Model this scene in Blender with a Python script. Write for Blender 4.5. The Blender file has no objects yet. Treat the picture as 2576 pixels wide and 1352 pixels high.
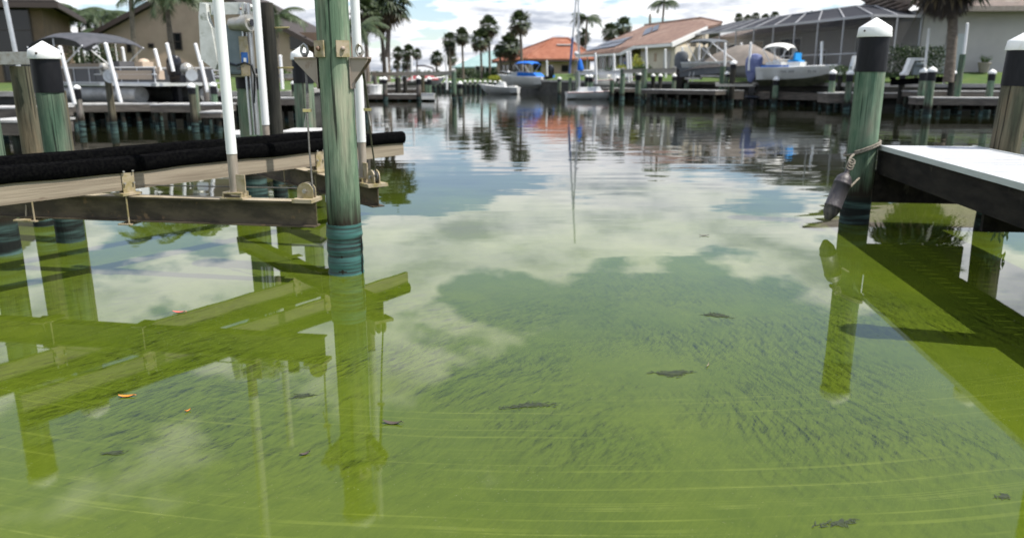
import bpy, bmesh, math, random
from math import sin, cos, pi, radians, atan2, sqrt, hypot
from mathutils import Vector, Matrix
random.seed(7)
SC = bpy.context.scene
COL = SC.collection

# ---------------------------------------------------------------- camera
PITCH = radians(14.2)
CAM_H = 1.68
cam_data = bpy.data.cameras.new('camera')
cam_data.sensor_width = 36.0
cam_data.lens = 26.83
cam_data.clip_start = 0.05
cam_data.clip_end = 6000.0
cam_data.dof.use_dof = True
cam_data.dof.focus_distance = 4.3
cam_data.dof.aperture_fstop = 1.9
cam = bpy.data.objects.new('camera', cam_data)
COL.objects.link(cam)
cam.location = (0, 0, CAM_H)
cam.rotation_euler = (pi / 2 - PITCH, 0, 0)
SC.camera = cam

# ---------------------------------------------------------------- light
SUN_TO = Vector((0.965 * 0.5, -0.262 * 0.5, 0.866))       # towards the sun
SUN_ELEV = math.asin(SUN_TO.normalized().z)
world = bpy.data.worlds.new('World')
SC.world = world
world.use_nodes = True
wn, wl = world.node_tree.nodes, world.node_tree.links
wn.clear()
w_out = wn.new('ShaderNodeOutputWorld')
sky = wn.new('ShaderNodeTexSky')
sky.sky_type = 'NISHITA'
sky.sun_disc = False
sky.sun_elevation = SUN_ELEV
sky.sun_rotation = atan2(SUN_TO.x, SUN_TO.y)
sky.air_density = 1.0
sky.dust_density = 0.35
sky.ozone_density = 4.0
bg_sky = wn.new('ShaderNodeBackground')
bg_sky.inputs['Strength'].default_value = 0.125
wl.new(sky.outputs['Color'], bg_sky.inputs['Color'])
w_tc = wn.new('ShaderNodeTexCoord')
w_sep = wn.new('ShaderNodeSeparateXYZ')
wl.new(w_tc.outputs['Generated'], w_sep.inputs[0])


def w_math(op, a, b=None, clamp=False):
    n = wn.new('ShaderNodeMath')
    n.operation = op
    n.use_clamp = clamp
    for i, s in enumerate((a, b)):
        if s is None:
            continue
        if isinstance(s, (int, float)):
            n.inputs[i].default_value = s
        else:
            wl.new(s, n.inputs[i])
    return n.outputs[0]


def w_ramp(fac, stops):
    n = wn.new('ShaderNodeValToRGB')
    el = n.color_ramp.elements
    while len(el) < len(stops):
        el.new(0.5)
    for e, (p, c) in zip(el, stops):
        e.position = p
        e.color = (*c, 1) if isinstance(c, tuple) else (c, c, c, 1)
    wl.new(fac, n.inputs[0])
    return n.outputs[0]


def w_noise(vec, scale, detail, rough):
    n = wn.new('ShaderNodeTexNoise')
    n.inputs['Scale'].default_value = scale
    n.inputs['Detail'].default_value = detail
    n.inputs['Roughness'].default_value = rough
    wl.new(vec, n.inputs['Vector'])
    return n.outputs['Fac']


# fair-weather cumulus on a flat layer above the observer
zden = w_math('ADD', w_math('MAXIMUM', w_sep.outputs[2], 0.0), 0.13)
comb = wn.new('ShaderNodeCombineXYZ')
wl.new(w_math('DIVIDE', w_sep.outputs[0], zden), comb.inputs[0])
wl.new(w_math('DIVIDE', w_sep.outputs[1], zden), comb.inputs[1])
comb.inputs[2].default_value = 9.2
n_big = w_noise(comb.outputs[0], 1.15, 9, 0.55)
n_shade = w_noise(comb.outputs[0], 2.6, 6, 0.6)
w_low = w_math('MULTIPLY', w_math('SUBTRACT', 1.0, w_math('MULTIPLY', w_sep.outputs[2], 4.4), True), 0.080)
cover = w_ramp(w_math('ADD', n_big, w_low), [(0.485, 0.10), (0.525, 1.0)])
grey = w_math('ADD', w_math('MULTIPLY', n_big, 0.55), w_math('MULTIPLY', n_shade, 0.45))
cloud_col = w_ramp(grey, [(0.47, (1.0, 1.0, 1.0)), (0.53, (0.80, 0.82, 0.86)), (0.61, (0.42, 0.46, 0.54))])
bg_cloud = wn.new('ShaderNodeBackground')
bg_cloud.inputs['Strength'].default_value = 1.4
# thicker air dims the cloud deck towards the horizon
w_air = wn.new('ShaderNodeMapRange')
w_air.inputs['From Min'].default_value = 0.0; w_air.inputs['From Max'].default_value = 0.24
w_air.inputs['To Min'].default_value = 0.62; w_air.inputs['To Max'].default_value = 1.0
wl.new(w_sep.outputs[2], w_air.inputs['Value'])
w_dim = wn.new('ShaderNodeMix'); w_dim.data_type = 'RGBA'; w_dim.blend_type = 'MULTIPLY'
w_dim.inputs[0].default_value = 1.0
wl.new(cloud_col, w_dim.inputs[6]); wl.new(w_air.outputs[0], w_dim.inputs[7])
wl.new(w_dim.outputs[2], bg_cloud.inputs['Color'])
w_mix = wn.new('ShaderNodeMixShader')
wl.new(cover, w_mix.inputs[0])
wl.new(bg_sky.outputs[0], w_mix.inputs[1])
wl.new(bg_cloud.outputs[0], w_mix.inputs[2])
wl.new(w_mix.outputs[0], w_out.inputs['Surface'])

sun_data = bpy.data.lights.new('sun', 'SUN')
sun_data.energy = 5.0
sun_data.angle = radians(0.53)
sun_data.color = (1.0, 0.96, 0.89)
sun = bpy.data.objects.new('sun', sun_data)
COL.objects.link(sun)
sun.rotation_euler = (-SUN_TO).to_track_quat('-Z', 'Y').to_euler()
sun.location = (10, -3, 20)

SC.view_settings.view_transform = 'Standard'
SC.view_settings.look = 'None'
SC.view_settings.exposure = 0.36
SC.view_settings.gamma = 1.0
SC.view_settings.use_curve_mapping = False
SC.cycles.max_bounces = 7
SC.cycles.diffuse_bounces = 2
SC.cycles.glossy_bounces = 4
SC.cycles.transparent_max_bounces = 12
SC.cycles.caustics_reflective = False
SC.cycles.caustics_refractive = False
SC.cycles.use_denoising = True

# ---------------------------------------------------------------- survey: sight lines to ground positions
SF, SCX, SCY = 1919.0, 1287.5, 676.0


def sight(u, v):
    a, b = (u - SCX) / SF, (SCY - v) / SF
    return a, cos(PITCH) + b * sin(PITCH), -sin(PITCH) + b * cos(PITCH)


def P(u, v, Y):
    x, y, z = sight(u, v)
    return Vector((x / y * Y, Y, CAM_H + z / y * Y))


def G(u, v, z=0.0):
    x, y, dz = sight(u, v)
    k = (z - CAM_H) / dz
    return Vector((x * k, y * k, z))


# ---------------------------------------------------------------- mesh helpers
class MB:
    def __init__(self):
        self.v, self.f = [], []

    def add(self, vs, fs):
        n = len(self.v)
        self.v += [Vector(p) for p in vs]
        self.f += [tuple(i + n for i in f) for f in fs]
        return self

    def box(self, c, s, rz=0.0, M=None):
        hx, hy, hz = s[0] / 2, s[1] / 2, s[2] / 2
        R = M if M is not None else Matrix.Rotation(rz, 3, 'Z')
        c = Vector(c)
        vs = [c + R @ Vector((x, y, z)) for z in (-hz, hz) for x, y in ((-hx, -hy), (hx, -hy), (hx, hy), (-hx, hy))]
        return self.add(vs, [(3, 2, 1, 0), (4, 5, 6, 7), (0, 1, 5, 4), (1, 2, 6, 5), (2, 3, 7, 6), (3, 0, 4, 7)])

    def beam(self, p, q, w, h, up=(0, 0, 1)):
        p, q = Vector(p), Vector(q)
        d = q - p
        L = d.length
        if L < 1e-6:
            return self
        x = d / L
        u = Vector(up)
        if abs(x.dot(u)) > 0.98:
            u = Vector((0, 1, 0))
        y = u.cross(x).normalized()
        z = x.cross(y)
        M = Matrix((x, y, z)).transposed()
        return self.box((p + q) / 2, (L, w, h), M=M)

    def tube(self, pts, r, n=8, caps=True):
        pts = [Vector(p) for p in pts]
        rs = list(r) if isinstance(r, (list, tuple)) else [r] * len(pts)
        rings = []
        t = (pts[1] - pts[0]).normalized()
        up = Vector((0, 0, 1)) if abs(t.z) < 0.95 else Vector((1, 0, 0))
        nx = t.cross(up).normalized()
        for i, p in enumerate(pts):
            if i == 0:
                t = (pts[1] - pts[0])
            elif i == len(pts) - 1:
                t = (pts[-1] - pts[-2])
            else:
                t = (pts[i + 1] - pts[i - 1])
            t.normalize()
            nx = (nx - t * nx.dot(t))
            nx.normalize()
            ny = t.cross(nx)
            rings.append([p + (nx * cos(2 * pi * k / n) + ny * sin(2 * pi * k / n)) * rs[i] for k in range(n)])
        vs = [q for ring in rings for q in ring]
        fs = []
        for i in range(len(rings) - 1):
            for k in range(n):
                a, b = i * n + k, i * n + (k + 1) % n
                fs.append((a, b, b + n, a + n))
        if caps:
            fs.append(tuple(range(n))[::-1])
            fs.append(tuple(range((len(rings) - 1) * n, len(rings) * n)))
        return self.add(vs, fs)

    def lathe(self, prof, n=16, o=(0, 0, 0), close=True):
        o = Vector(o)
        vs, fs = [], []
        for r, z in prof:
            for k in range(n):
                vs.append(o + Vector((r * cos(2 * pi * k / n), r * sin(2 * pi * k / n), z)))
        for i in range(len(prof) - 1):
            for k in range(n):
                a, b = i * n + k, i * n + (k + 1) % n
                fs.append((a, b, b + n, a + n))
        if close:
            fs.append(tuple(range(n))[::-1])
            fs.append(tuple(range((len(prof) - 1) * n, len(prof) * n)))
        return self.add(vs, fs)

    def prism(self, poly, vec):
        poly = [Vector(p) for p in poly]
        vec = Vector(vec)
        n = len(poly)
        vs = poly + [p + vec for p in poly]
        fs = [tuple(range(n))[::-1], tuple(range(n, 2 * n))]
        for i in range(n):
            j = (i + 1) % n
            fs.append((i, j, j + n, i + n))
        return self.add(vs, fs)

    def ball(self, c, r, n=10, m=6, sq=(1, 1, 1)):
        prof = [(max(1e-3, sin(pi * i / m)) * r, -cos(pi * i / m) * r) for i in range(m + 1)]
        k = len(self.v)
        self.lathe(prof, n, (0, 0, 0))
        for i in range(k, len(self.v)):
            p = self.v[i]
            self.v[i] = Vector(c) + Vector((p.x * sq[0], p.y * sq[1], p.z * sq[2]))
        return self

    def mesh(self, name, m, smooth=False, o=(0, 0, 0)):
        me = bpy.data.meshes.new(name)
        o = Vector(o)
        me.from_pydata([tuple(p - o) for p in self.v], [], self.f)
        bm = bmesh.new()
        bm.from_mesh(me)
        bmesh.ops.recalc_face_normals(bm, faces=bm.faces)
        bm.to_mesh(me)
        bm.free()
        for mm in (m if isinstance(m, list) else [m]):
            me.materials.append(mm)
        if smooth:
            me.polygons.foreach_set('use_smooth', [True] * len(me.polygons))
            try:
                me.set_sharp_from_angle(angle=radians(40))
            except Exception:
                pass
        return me

    def build(self, name, m, parent=None, smooth=False, label=None, o=None, world=False):
        """one mesh object; with world=True the vertices are world positions and the parent is unrotated"""
        off = Vector(o) if o is not None else (Vector(parent['_loc']) if world and parent is not None else Vector((0, 0, 0)))
        return link(name, self.mesh(name, m, smooth, off), parent, label)


def link(name, me, parent=None, label=None, loc=None):
    ob = bpy.data.objects.new(name, me)
    COL.objects.link(ob)
    if parent is not None:
        ob.parent = parent
    if loc is not None:
        ob.location = loc
    if label:
        ob['label'] = label
    return ob


def tag(o, label, cat, group=None, kind=None):
    o['label'] = label
    if cat:
        o['category'] = cat
    if group:
        o['group'] = group
    if kind:
        o['kind'] = kind
    return o


def thing(name, label, cat, loc=(0, 0, 0), rz=0.0, group=None):
    o = bpy.data.objects.new(name, None)
    o.empty_display_size = 0.2
    COL.objects.link(o)
    o.location = loc
    o.rotation_euler = (0, 0, rz)
    o['_loc'] = tuple(loc)
    return tag(o, label, cat, group)


def structure(name, mb, m, smooth=False):
    o = mb.build(name, m, smooth=smooth)
    o['kind'] = 'structure'
    return o


KIDS = {}


def kids(o):
    return [c for c in COL.objects if c.parent == o]


def dup(root, loc, rz, label=None, group=None, scale=None, children=None):
    r = root.copy()
    COL.objects.link(r)
    r.location = loc
    r.rotation_euler = (0, 0, rz)
    if scale:
        r.scale = (scale,) * 3
    if label:
        r['label'] = label
    if group:
        r['group'] = group
    for ch in (children if children is not None else kids(root)):
        c = ch.copy()
        COL.objects.link(c)
        c.parent = r
        for g in kids(ch):
            d = g.copy()
            COL.objects.link(d)
            d.parent = c
    return r


# ---------------------------------------------------------------- materials
def new_mat(name):
    m = bpy.data.materials.new(name)
    m.use_nodes = True
    return m, m.node_tree.nodes, m.node_tree.links, m.node_tree.nodes['Principled BSDF']


def pmat(name, c, rough=0.6, metal=0.0, c2=None, scale=(6, 6, 6), detail=5, lo=0.4, hi=0.62, bump=0.0, bscale=None,
         rand=0.0, spec=0.5, c3=None, s3=(1, 1, 1), lo3=0.55, hi3=0.7, coord='Object'):
    m, N, L, b = new_mat(name)
    b.inputs['Roughness'].default_value = rough
    b.inputs['Metallic'].default_value = metal
    b.inputs['Specular IOR Level'].default_value = spec
    tc = N.new('ShaderNodeTexCoord')

    def noise(sc, det, lo_, hi_):
        mp = N.new('ShaderNodeMapping')
        mp.inputs['Scale'].default_value = sc
        if rand:
            oi = N.new('ShaderNodeObjectInfo')
            mul = N.new('ShaderNodeMath')
            mul.operation = 'MULTIPLY'
            mul.inputs[1].default_value = 37.0
            L.new(oi.outputs['Random'], mul.inputs[0])
            L.new(mul.outputs[0], mp.inputs['Location'])
        L.new(tc.outputs[coord], mp.inputs['Vector'])
        nz = N.new('ShaderNodeTexNoise')
        nz.inputs['Scale'].default_value = 1.0
        nz.inputs['Detail'].default_value = det
        nz.inputs['Roughness'].default_value = 0.62
        L.new(mp.outputs[0], nz.inputs['Vector'])
        mr = N.new('ShaderNodeMapRange')
        mr.inputs['From Min'].default_value = lo_
        mr.inputs['From Max'].default_value = hi_
        L.new(nz.outputs['Fac'], mr.inputs['Value'])
        return mr.outputs[0], nz.outputs['Fac']

    def mix(fac, a, bcol):
        mx = N.new('ShaderNodeMix')
        mx.data_type = 'RGBA'
        if isinstance(fac, float):
            mx.inputs[0].default_value = fac
        else:
            L.new(fac, mx.inputs[0])
        for idx, cc in ((6, a), (7, bcol)):
            if isinstance(cc, tuple):
                mx.inputs[idx].default_value = (*cc, 1)
            else:
                L.new(cc, mx.inputs[idx])
        return mx.outputs[2]

    col = c
    raw = None
    if c2 is not None:
        f, raw = noise(scale, detail, lo, hi)
        col = mix(f, c, c2)
    if c3 is not None:
        f3, _ = noise(s3, 4, lo3, hi3)
        col = mix(f3, col, c3)
    if rand:
        oi = N.new('ShaderNodeObjectInfo')
        hs = N.new('ShaderNodeHueSaturation')
        mr = N.new('ShaderNodeMapRange')
        mr.inputs['To Min'].default_value = 1 - rand
        mr.inputs['To Max'].default_value = 1 + rand
        L.new(oi.outputs['Random'], mr.inputs['Value'])
        L.new(mr.outputs[0], hs.inputs['Value'])
        if isinstance(col, tuple):
            hs.inputs['Color'].default_value = (*col, 1)
        else:
            L.new(col, hs.inputs['Color'])
        col = hs.outputs[0]
    if isinstance(col, tuple):
        b.inputs['Base Color'].default_value = (*col, 1)
    else:
        L.new(col, b.inputs['Base Color'])
    if bump:
        _, rb = noise(bscale or scale, 6, 0, 1)
        bp = N.new('ShaderNodeBump')
        bp.inputs['Strength'].default_value = 1.0
        bp.inputs['Distance'].default_value = bump
        L.new(rb, bp.inputs['Height'])
        L.new(bp.outputs[0], b.inputs['Normal'])
    return m


def piling_mat(name, cols, wet=0.38, teal=True):
    """pressure-treated round timber: vertical grain, copper green, dark rot and teal growth near the water (object z = height above water)"""
    m, N, L, b = new_mat(name)
    b.inputs['Roughness'].default_value = 0.85
    b.inputs['Specular IOR Level'].default_value = 0.25
    tc = N.new('ShaderNodeTexCoord')
    oi = N.new('ShaderNodeObjectInfo')
    mul = N.new('ShaderNodeMath'); mul.operation = 'MULTIPLY'; mul.inputs[1].default_value = 53.0
    L.new(oi.outputs['Random'], mul.inputs[0])

    def noise(sc, det, rough=0.6):
        mp = N.new('ShaderNodeMapping'); mp.inputs['Scale'].default_value = sc
        L.new(mul.outputs[0], mp.inputs['Location'])
        L.new(tc.outputs['Object'], mp.inputs['Vector'])
        nz = N.new('ShaderNodeTexNoise'); nz.inputs['Scale'].default_value = 1; nz.inputs['Detail'].default_value = det
        nz.inputs['Roughness'].default_value = rough
        L.new(mp.outputs[0], nz.inputs['Vector'])
        return nz.outputs['Fac']

    def ramp(f, stops):
        r = N.new('ShaderNodeValToRGB')
        while len(r.color_ramp.elements) < len(stops):
            r.color_ramp.elements.new(0.5)
        for e, (p, c) in zip(r.color_ramp.elements, stops):
            e.position = p; e.color = (*c, 1) if isinstance(c, tuple) else (c, c, c, 1)
        L.new(f, r.inputs[0])
        return r.outputs[0]

    def mixc(f, a, c, blend='MIX'):
        mx = N.new('ShaderNodeMix'); mx.data_type = 'RGBA'; mx.blend_type = blend
        if isinstance(f, float):
            mx.inputs[0].default_value = f
        else:
            L.new(f, mx.inputs[0])
        for i, s in ((6, a), (7, c)):
            if isinstance(s, tuple):
                mx.inputs[i].default_value = (*s, 1)
            else:
                L.new(s, mx.inputs[i])
        return mx.outputs[2]

    def mth(op, a, c, clamp=False):
        n = N.new('ShaderNodeMath'); n.operation = op; n.use_clamp = clamp
        for i, s in enumerate((a, c)):
            if isinstance(s, (int, float)):
                n.inputs[i].default_value = s
            else:
                L.new(s, n.inputs[i])
        return n.outputs[0]

    g1 = noise((16, 16, 1.1), 7)
    g2 = noise((5, 5, 1.3), 5)
    g3 = noise((60, 60, 2.5), 5, 0.7)
    base = ramp(g2, [(0.36, cols[0]), (0.5, cols[1]), (0.64, cols[2])])
    crack = ramp(g1, [(0.30, 0.30), (0.44, 0.85), (0.6, 1.15)])
    base = mixc(1.0, base, crack, 'MULTIPLY')
    chk = ramp(noise((34, 34, 0.55), 3, 0.5), [(0.335, 0.22), (0.375, 1.0)])
    base = mixc(1.0, base, chk, 'MULTIPLY')
    fine = ramp(g3, [(0.35, 0.7), (0.6, 1.1)])
    base = mixc(0.7, base, fine, 'MULTIPLY')
    sep = N.new('ShaderNodeSeparateXYZ'); L.new(tc.outputs['Object'], sep.inputs[0])
    zz = mth('ADD', sep.outputs[2], mth('MULTIPLY', mth('SUBTRACT', g1, 0.5), 0.45))
    rot = N.new('ShaderNodeMapRange')
    rot.inputs['From Min'].default_value = wet; rot.inputs['From Max'].default_value = wet + 0.22
    rot.inputs['To Min'].default_value = 1.0; rot.inputs['To Max'].default_value = 0.0
    L.new(zz, rot.inputs['Value'])
    base = mixc(rot.outputs[0], base, (0.022, 0.018, 0.012))
    if teal:
        zs = noise((1.2, 1.2, 16), 4)
        growth = ramp(zs, [(0.42, (0.010, 0.013, 0.012)), (0.52, (0.028, 0.05, 0.046)), (0.66, (0.085, 0.15, 0.14))])
        gm = N.new('ShaderNodeMapRange')
        gm.inputs['From Min'].default_value = wet - 0.10; gm.inputs['From Max'].default_value = wet - 0.04
        gm.inputs['To Min'].default_value = 1.0; gm.inputs['To Max'].default_value = 0.0
        L.new(sep.outputs[2], gm.inputs['Value'])
        base = mixc(gm.outputs[0], base, growth)
    hs = N.new('ShaderNodeHueSaturation')
    mr = N.new('ShaderNodeMapRange'); mr.inputs['To Min'].default_value = 0.75; mr.inputs['To Max'].default_value = 1.2
    L.new(oi.outputs['Random'], mr.inputs['Value']); L.new(mr.outputs[0], hs.inputs['Value'])
    L.new(base, hs.inputs['Color'])
    L.new(hs.outputs[0], b.inputs['Base Color'])
    bp = N.new('ShaderNodeBump'); bp.inputs['Distance'].default_value = 0.012
    L.new(mth('ADD', g1, mth('MULTIPLY', g3, 0.4)), bp.inputs['Height'])
    L.new(bp.outputs[0], b.inputs['Normal'])
    return m


M = {}
M['pile_green'] = piling_mat('pile_green', [(0.070, 0.125, 0.082), (0.125, 0.175, 0.12), (0.165, 0.17, 0.125)])
M['pile_main'] = piling_mat('pile_main', [(0.10, 0.155, 0.10), (0.185, 0.235, 0.16), (0.255, 0.265, 0.19)], wet=0.44, teal=False)
M['pile_brown'] = piling_mat('pile_brown', [(0.07, 0.075, 0.05), (0.12, 0.11, 0.075), (0.16, 0.13, 0.085)])
M['pile_grey'] = piling_mat('pile_grey', [(0.15, 0.13, 0.11), (0.22, 0.19, 0.17), (0.12, 0.14, 0.11)])
M['post_dark'] = piling_mat('post_dark', [(0.03, 0.04, 0.03), (0.05, 0.06, 0.045), (0.06, 0.055, 0.04)], wet=0.26)
M['pile_dark'] = piling_mat('pile_dark', [(0.02, 0.02, 0.017), (0.035, 0.034, 0.028), (0.05, 0.045, 0.035)])
M['cap_white'] = pmat('cap_white', (0.80, 0.80, 0.78), 0.45, c2=(0.66, 0.65, 0.60), scale=(9, 9, 4), lo=0.55, hi=0.72, rand=0.05)
M['wrap_black'] = pmat('wrap_black', (0.006, 0.006, 0.008), 0.5, c2=(0.010, 0.010, 0.012), scale=(20, 20, 5), bump=0.002, spec=0.25)
M['pvc'] = pmat('pvc', (0.80, 0.80, 0.79), 0.35, c2=(0.68, 0.68, 0.66), scale=(10, 10, 1.2), lo=0.5, hi=0.75)
M['pipe_grey'] = pmat('pipe_grey', (0.34, 0.29, 0.24), 0.6, c2=(0.24, 0.20, 0.16), scale=(20, 20, 4))
M['galv'] = pmat('galv', (0.42, 0.41, 0.38), 0.45, 0.6, c2=(0.28, 0.25, 0.20), scale=(14, 14, 14), lo=0.45, hi=0.7)
M['steel_tan'] = pmat('steel_tan', (0.40, 0.33, 0.23), 0.6, 0.15, c2=(0.27, 0.22, 0.10), scale=(12, 12, 12), lo=0.42, hi=0.62)
M['steel_rust'] = pmat('steel_rust', (0.36, 0.29, 0.24), 0.65, 0.1, c2=(0.16, 0.08, 0.04), scale=(9, 9, 5), lo=0.5, hi=0.68)
M['beam_steel'] = pmat('beam_steel', (0.11, 0.085, 0.05), 0.7, 0.1, c2=(0.05, 0.038, 0.022), scale=(3, 3, 8), lo=0.42, hi=0.6, c3=(0.19, 0.12, 0.06), s3=(9, 9, 9), lo3=0.62, hi3=0.72, bump=0.003, bscale=(30, 30, 30))
M['beam_top_lit'] = pmat('beam_top_lit', (0.36, 0.30, 0.21), 0.75, 0.0, c2=(0.22, 0.18, 0.11), scale=(9, 9, 9), lo=0.42, hi=0.66)  # paler copy of the beam steel, with sunlight put into the colour
M['cable'] = pmat('cable', (0.16, 0.15, 0.13), 0.5, 0.5, c2=(0.09, 0.085, 0.07), scale=(8, 8, 90))
M['brass'] = pmat('brass', (0.62, 0.52, 0.24), 0.3, 0.9)
M['board'] = pmat('board', (0.30, 0.25, 0.185), 0.85, c2=(0.20, 0.16, 0.115), scale=(1.0, 30, 30), lo=0.40, hi=0.62, c3=(0.14, 0.10, 0.07), s3=(4, 14, 14), lo3=0.66, hi3=0.74, bump=0.003, bscale=(2, 60, 60))
M['carpet'] = pmat('carpet', (0.0025, 0.0025, 0.003), 1.0, c2=(0.006, 0.006, 0.006), scale=(40, 40, 40), bump=0.0008, bscale=(90, 90, 90), spec=0.0)
M['deck_white'] = pmat('deck_white', (0.52, 0.525, 0.53), 0.55, c2=(0.40, 0.405, 0.41), scale=(1.5, 60, 20), lo=0.4, hi=0.7, rand=0.08, bump=0.0008, bscale=(3, 150, 150))
M['trim_grey'] = pmat('trim_grey', (0.52, 0.55, 0.55), 0.45, c2=(0.45, 0.47, 0.47), scale=(20, 2, 20))
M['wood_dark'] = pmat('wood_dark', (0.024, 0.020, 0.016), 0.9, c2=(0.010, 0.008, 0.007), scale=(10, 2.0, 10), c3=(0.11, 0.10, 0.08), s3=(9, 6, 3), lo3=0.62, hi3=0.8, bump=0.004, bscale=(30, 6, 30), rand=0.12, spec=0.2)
M['wood_grey'] = pmat('wood_grey', (0.13, 0.112, 0.092), 0.85, c2=(0.07, 0.06, 0.05), scale=(2, 2, 12), bump=0.003, rand=0.12)
M['dock_top'] = pmat('dock_top', (0.50, 0.495, 0.48), 0.7, c2=(0.34, 0.33, 0.31), scale=(3, 3, 3), rand=0.08)
M['concrete'] = pmat('concrete', (0.36, 0.35, 0.33), 0.9, c2=(0.24, 0.23, 0.21), scale=(1.2, 1.2, 2.5), bump=0.006, bscale=(14, 14, 14))
M['wall_dark'] = pmat('seawall_dark', (0.06, 0.058, 0.05), 0.9, c2=(0.025, 0.026, 0.022), scale=(0.8, 0.8, 3))  # wall face much darker than the concrete cap, blotched at random
M['rope'] = pmat('rope', (0.27, 0.24, 0.19), 0.9, c2=(0.12, 0.10, 0.08), scale=(60, 60, 60))
M['fender'] = pmat('fender', (0.045, 0.04, 0.045), 0.5, c2=(0.20, 0.17, 0.15), scale=(11, 11, 3.5), lo=0.5, hi=0.72, bump=0.004, bscale=(25, 25, 25))
M['stucco_tan'] = pmat('stucco_tan', (0.50, 0.37, 0.275), 0.9, c2=(0.44, 0.325, 0.24), scale=(1, 1, 1), bump=0.01, bscale=(20, 20, 20))
M['stucco_tan_shaded'] = pmat('stucco_tan_shaded', (0.20, 0.135, 0.088), 0.9, c2=(0.16, 0.11, 0.075), scale=(1, 1, 1))  # tan stucco darkened: wall shade and vignetting are put into the colour
M['stucco_cream'] = pmat('stucco_cream', (0.66, 0.60, 0.48), 0.9, c2=(0.60, 0.54, 0.43), scale=(0.7, 0.7, 0.7))
M['stucco_grey'] = pmat('stucco_grey', (0.50, 0.47, 0.44), 0.9, c2=(0.45, 0.42, 0.40), scale=(0.7, 0.7, 0.7), bump=0.01, bscale=(20, 20, 20))
M['trim_brown'] = pmat('trim_brown', (0.05, 0.035, 0.028), 0.6)
M['trim_white'] = pmat('trim_white', (0.74, 0.74, 0.71), 0.5)
M['bark'] = pmat('bark', (0.20, 0.165, 0.13), 0.95, c2=(0.11, 0.09, 0.07), scale=(4, 4, 9), bump=0.02, rand=0.15)
M['steel_white'] = pmat('steel_white', (0.72, 0.72, 0.72), 0.4)
M['alu'] = pmat('alu', (0.62, 0.63, 0.64), 0.35, 0.7, c2=(0.5, 0.5, 0.5), scale=(5, 5, 5))
M['alu_dull'] = pmat('alu_dull', (0.36, 0.36, 0.35), 0.5, 0.4, c2=(0.24, 0.24, 0.23), scale=(2, 2, 3))
M['gel_white'] = pmat('gel_white', (0.74, 0.75, 0.74), 0.25, c2=(0.60, 0.60, 0.56), scale=(1.2, 1.2, 2.5), lo=0.45, hi=0.7)
M['hull_grey'] = pmat('hull_grey', (0.50, 0.52, 0.52), 0.35, c2=(0.40, 0.41, 0.38), scale=(1.5, 1.5, 3), lo=0.4, hi=0.65)
M['hull_stain'] = pmat('hull_stain', (0.17, 0.18, 0.12), 0.7, c2=(0.09, 0.10, 0.06), scale=(3, 3, 5))
M['canvas_blue'] = pmat('canvas_blue', (0.01, 0.16, 0.62), 0.8, c2=(0.008, 0.12, 0.5), scale=(4, 4, 4))
M['canvas_lightblue'] = pmat('canvas_lightblue', (0.02, 0.30, 0.70), 0.7)
M['sail_bag'] = pmat('sail_bag', (0.11, 0.15, 0.28), 0.7)
M['canvas_navy'] = pmat('canvas_navy', (0.10, 0.125, 0.27), 0.6, c2=(0.18, 0.21, 0.38), scale=(3, 3, 6), bump=0.02, bscale=(7, 7, 12))
M['canvas_tan'] = pmat('canvas_tan', (0.235, 0.20, 0.17), 0.85, c2=(0.19, 0.165, 0.14), scale=(1.5, 1.5, 3), bump=0.02, bscale=(2.5, 2.5, 5))
M['canvas_dark'] = pmat('canvas_dark', (0.045, 0.048, 0.055), 0.8, c2=(0.07, 0.07, 0.08), scale=(3, 3, 3))
M['canvas_white'] = pmat('canvas_white', (0.68, 0.67, 0.63), 0.8)
M['seat_tan'] = pmat('seat_tan', (0.46, 0.36, 0.27), 0.6)
M['black_gloss'] = pmat('black_gloss', (0.008, 0.008, 0.011), 0.25)
M['grey_cover'] = pmat('grey_cover', (0.085, 0.095, 0.105), 0.8, c2=(0.12, 0.13, 0.14), scale=(4, 4, 4), bump=0.015)
M['graphite'] = pmat('graphite', (0.10, 0.10, 0.105), 0.5)
M['red_hull'] = pmat('red_hull', (0.30, 0.03, 0.035), 0.4)
M['mildew'] = pmat('mildew', (0.62, 0.63, 0.60), 0.6, c2=(0.48, 0.49, 0.45), scale=(6, 6, 6), c3=(0.15, 0.17, 0.11), s3=(4, 4, 5), lo3=0.60, hi3=0.72)
M['box_grey'] = pmat('box_grey', (0.15, 0.185, 0.195), 0.6, c2=(0.19, 0.225, 0.23), scale=(4, 4, 4))
M['sticker_blue'] = pmat('sticker_blue', (0.02, 0.11, 0.36), 0.5)
M['solar'] = pmat('solar', (0.07, 0.075, 0.09), 0.35)
M['shingle_brown'] = pmat('shingle_brown', (0.05, 0.04, 0.035), 0.9, c2=(0.035, 0.028, 0.025), scale=(2, 2, 9))
M['roof_teal'] = pmat('roof_teal', (0.24, 0.35, 0.34), 0.6, c2=(0.28, 0.39, 0.375), scale=(0.5, 0.5, 0.5))
M['terracotta_pot'] = pmat('terracotta_pot', (0.30, 0.26, 0.23), 0.8)
M['mulch'] = pmat('mulch', (0.06, 0.045, 0.035), 0.95)
M['leaf_orange'] = pmat('leaf_orange', (0.62, 0.20, 0.015), 0.6)
M['leaf_red'] = pmat('leaf_red', (0.55, 0.10, 0.07), 0.6)
M['leaf_brown'] = pmat('leaf_brown', (0.06, 0.045, 0.035), 0.8)
M['foam'] = pmat('foam', (0.75, 0.74, 0.66), 0.8)
M['weed_dark'] = pmat('weed_dark', (0.020, 0.028, 0.014), 0.8, c2=(0.040, 0.055, 0.018), scale=(18, 18, 18))


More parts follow.
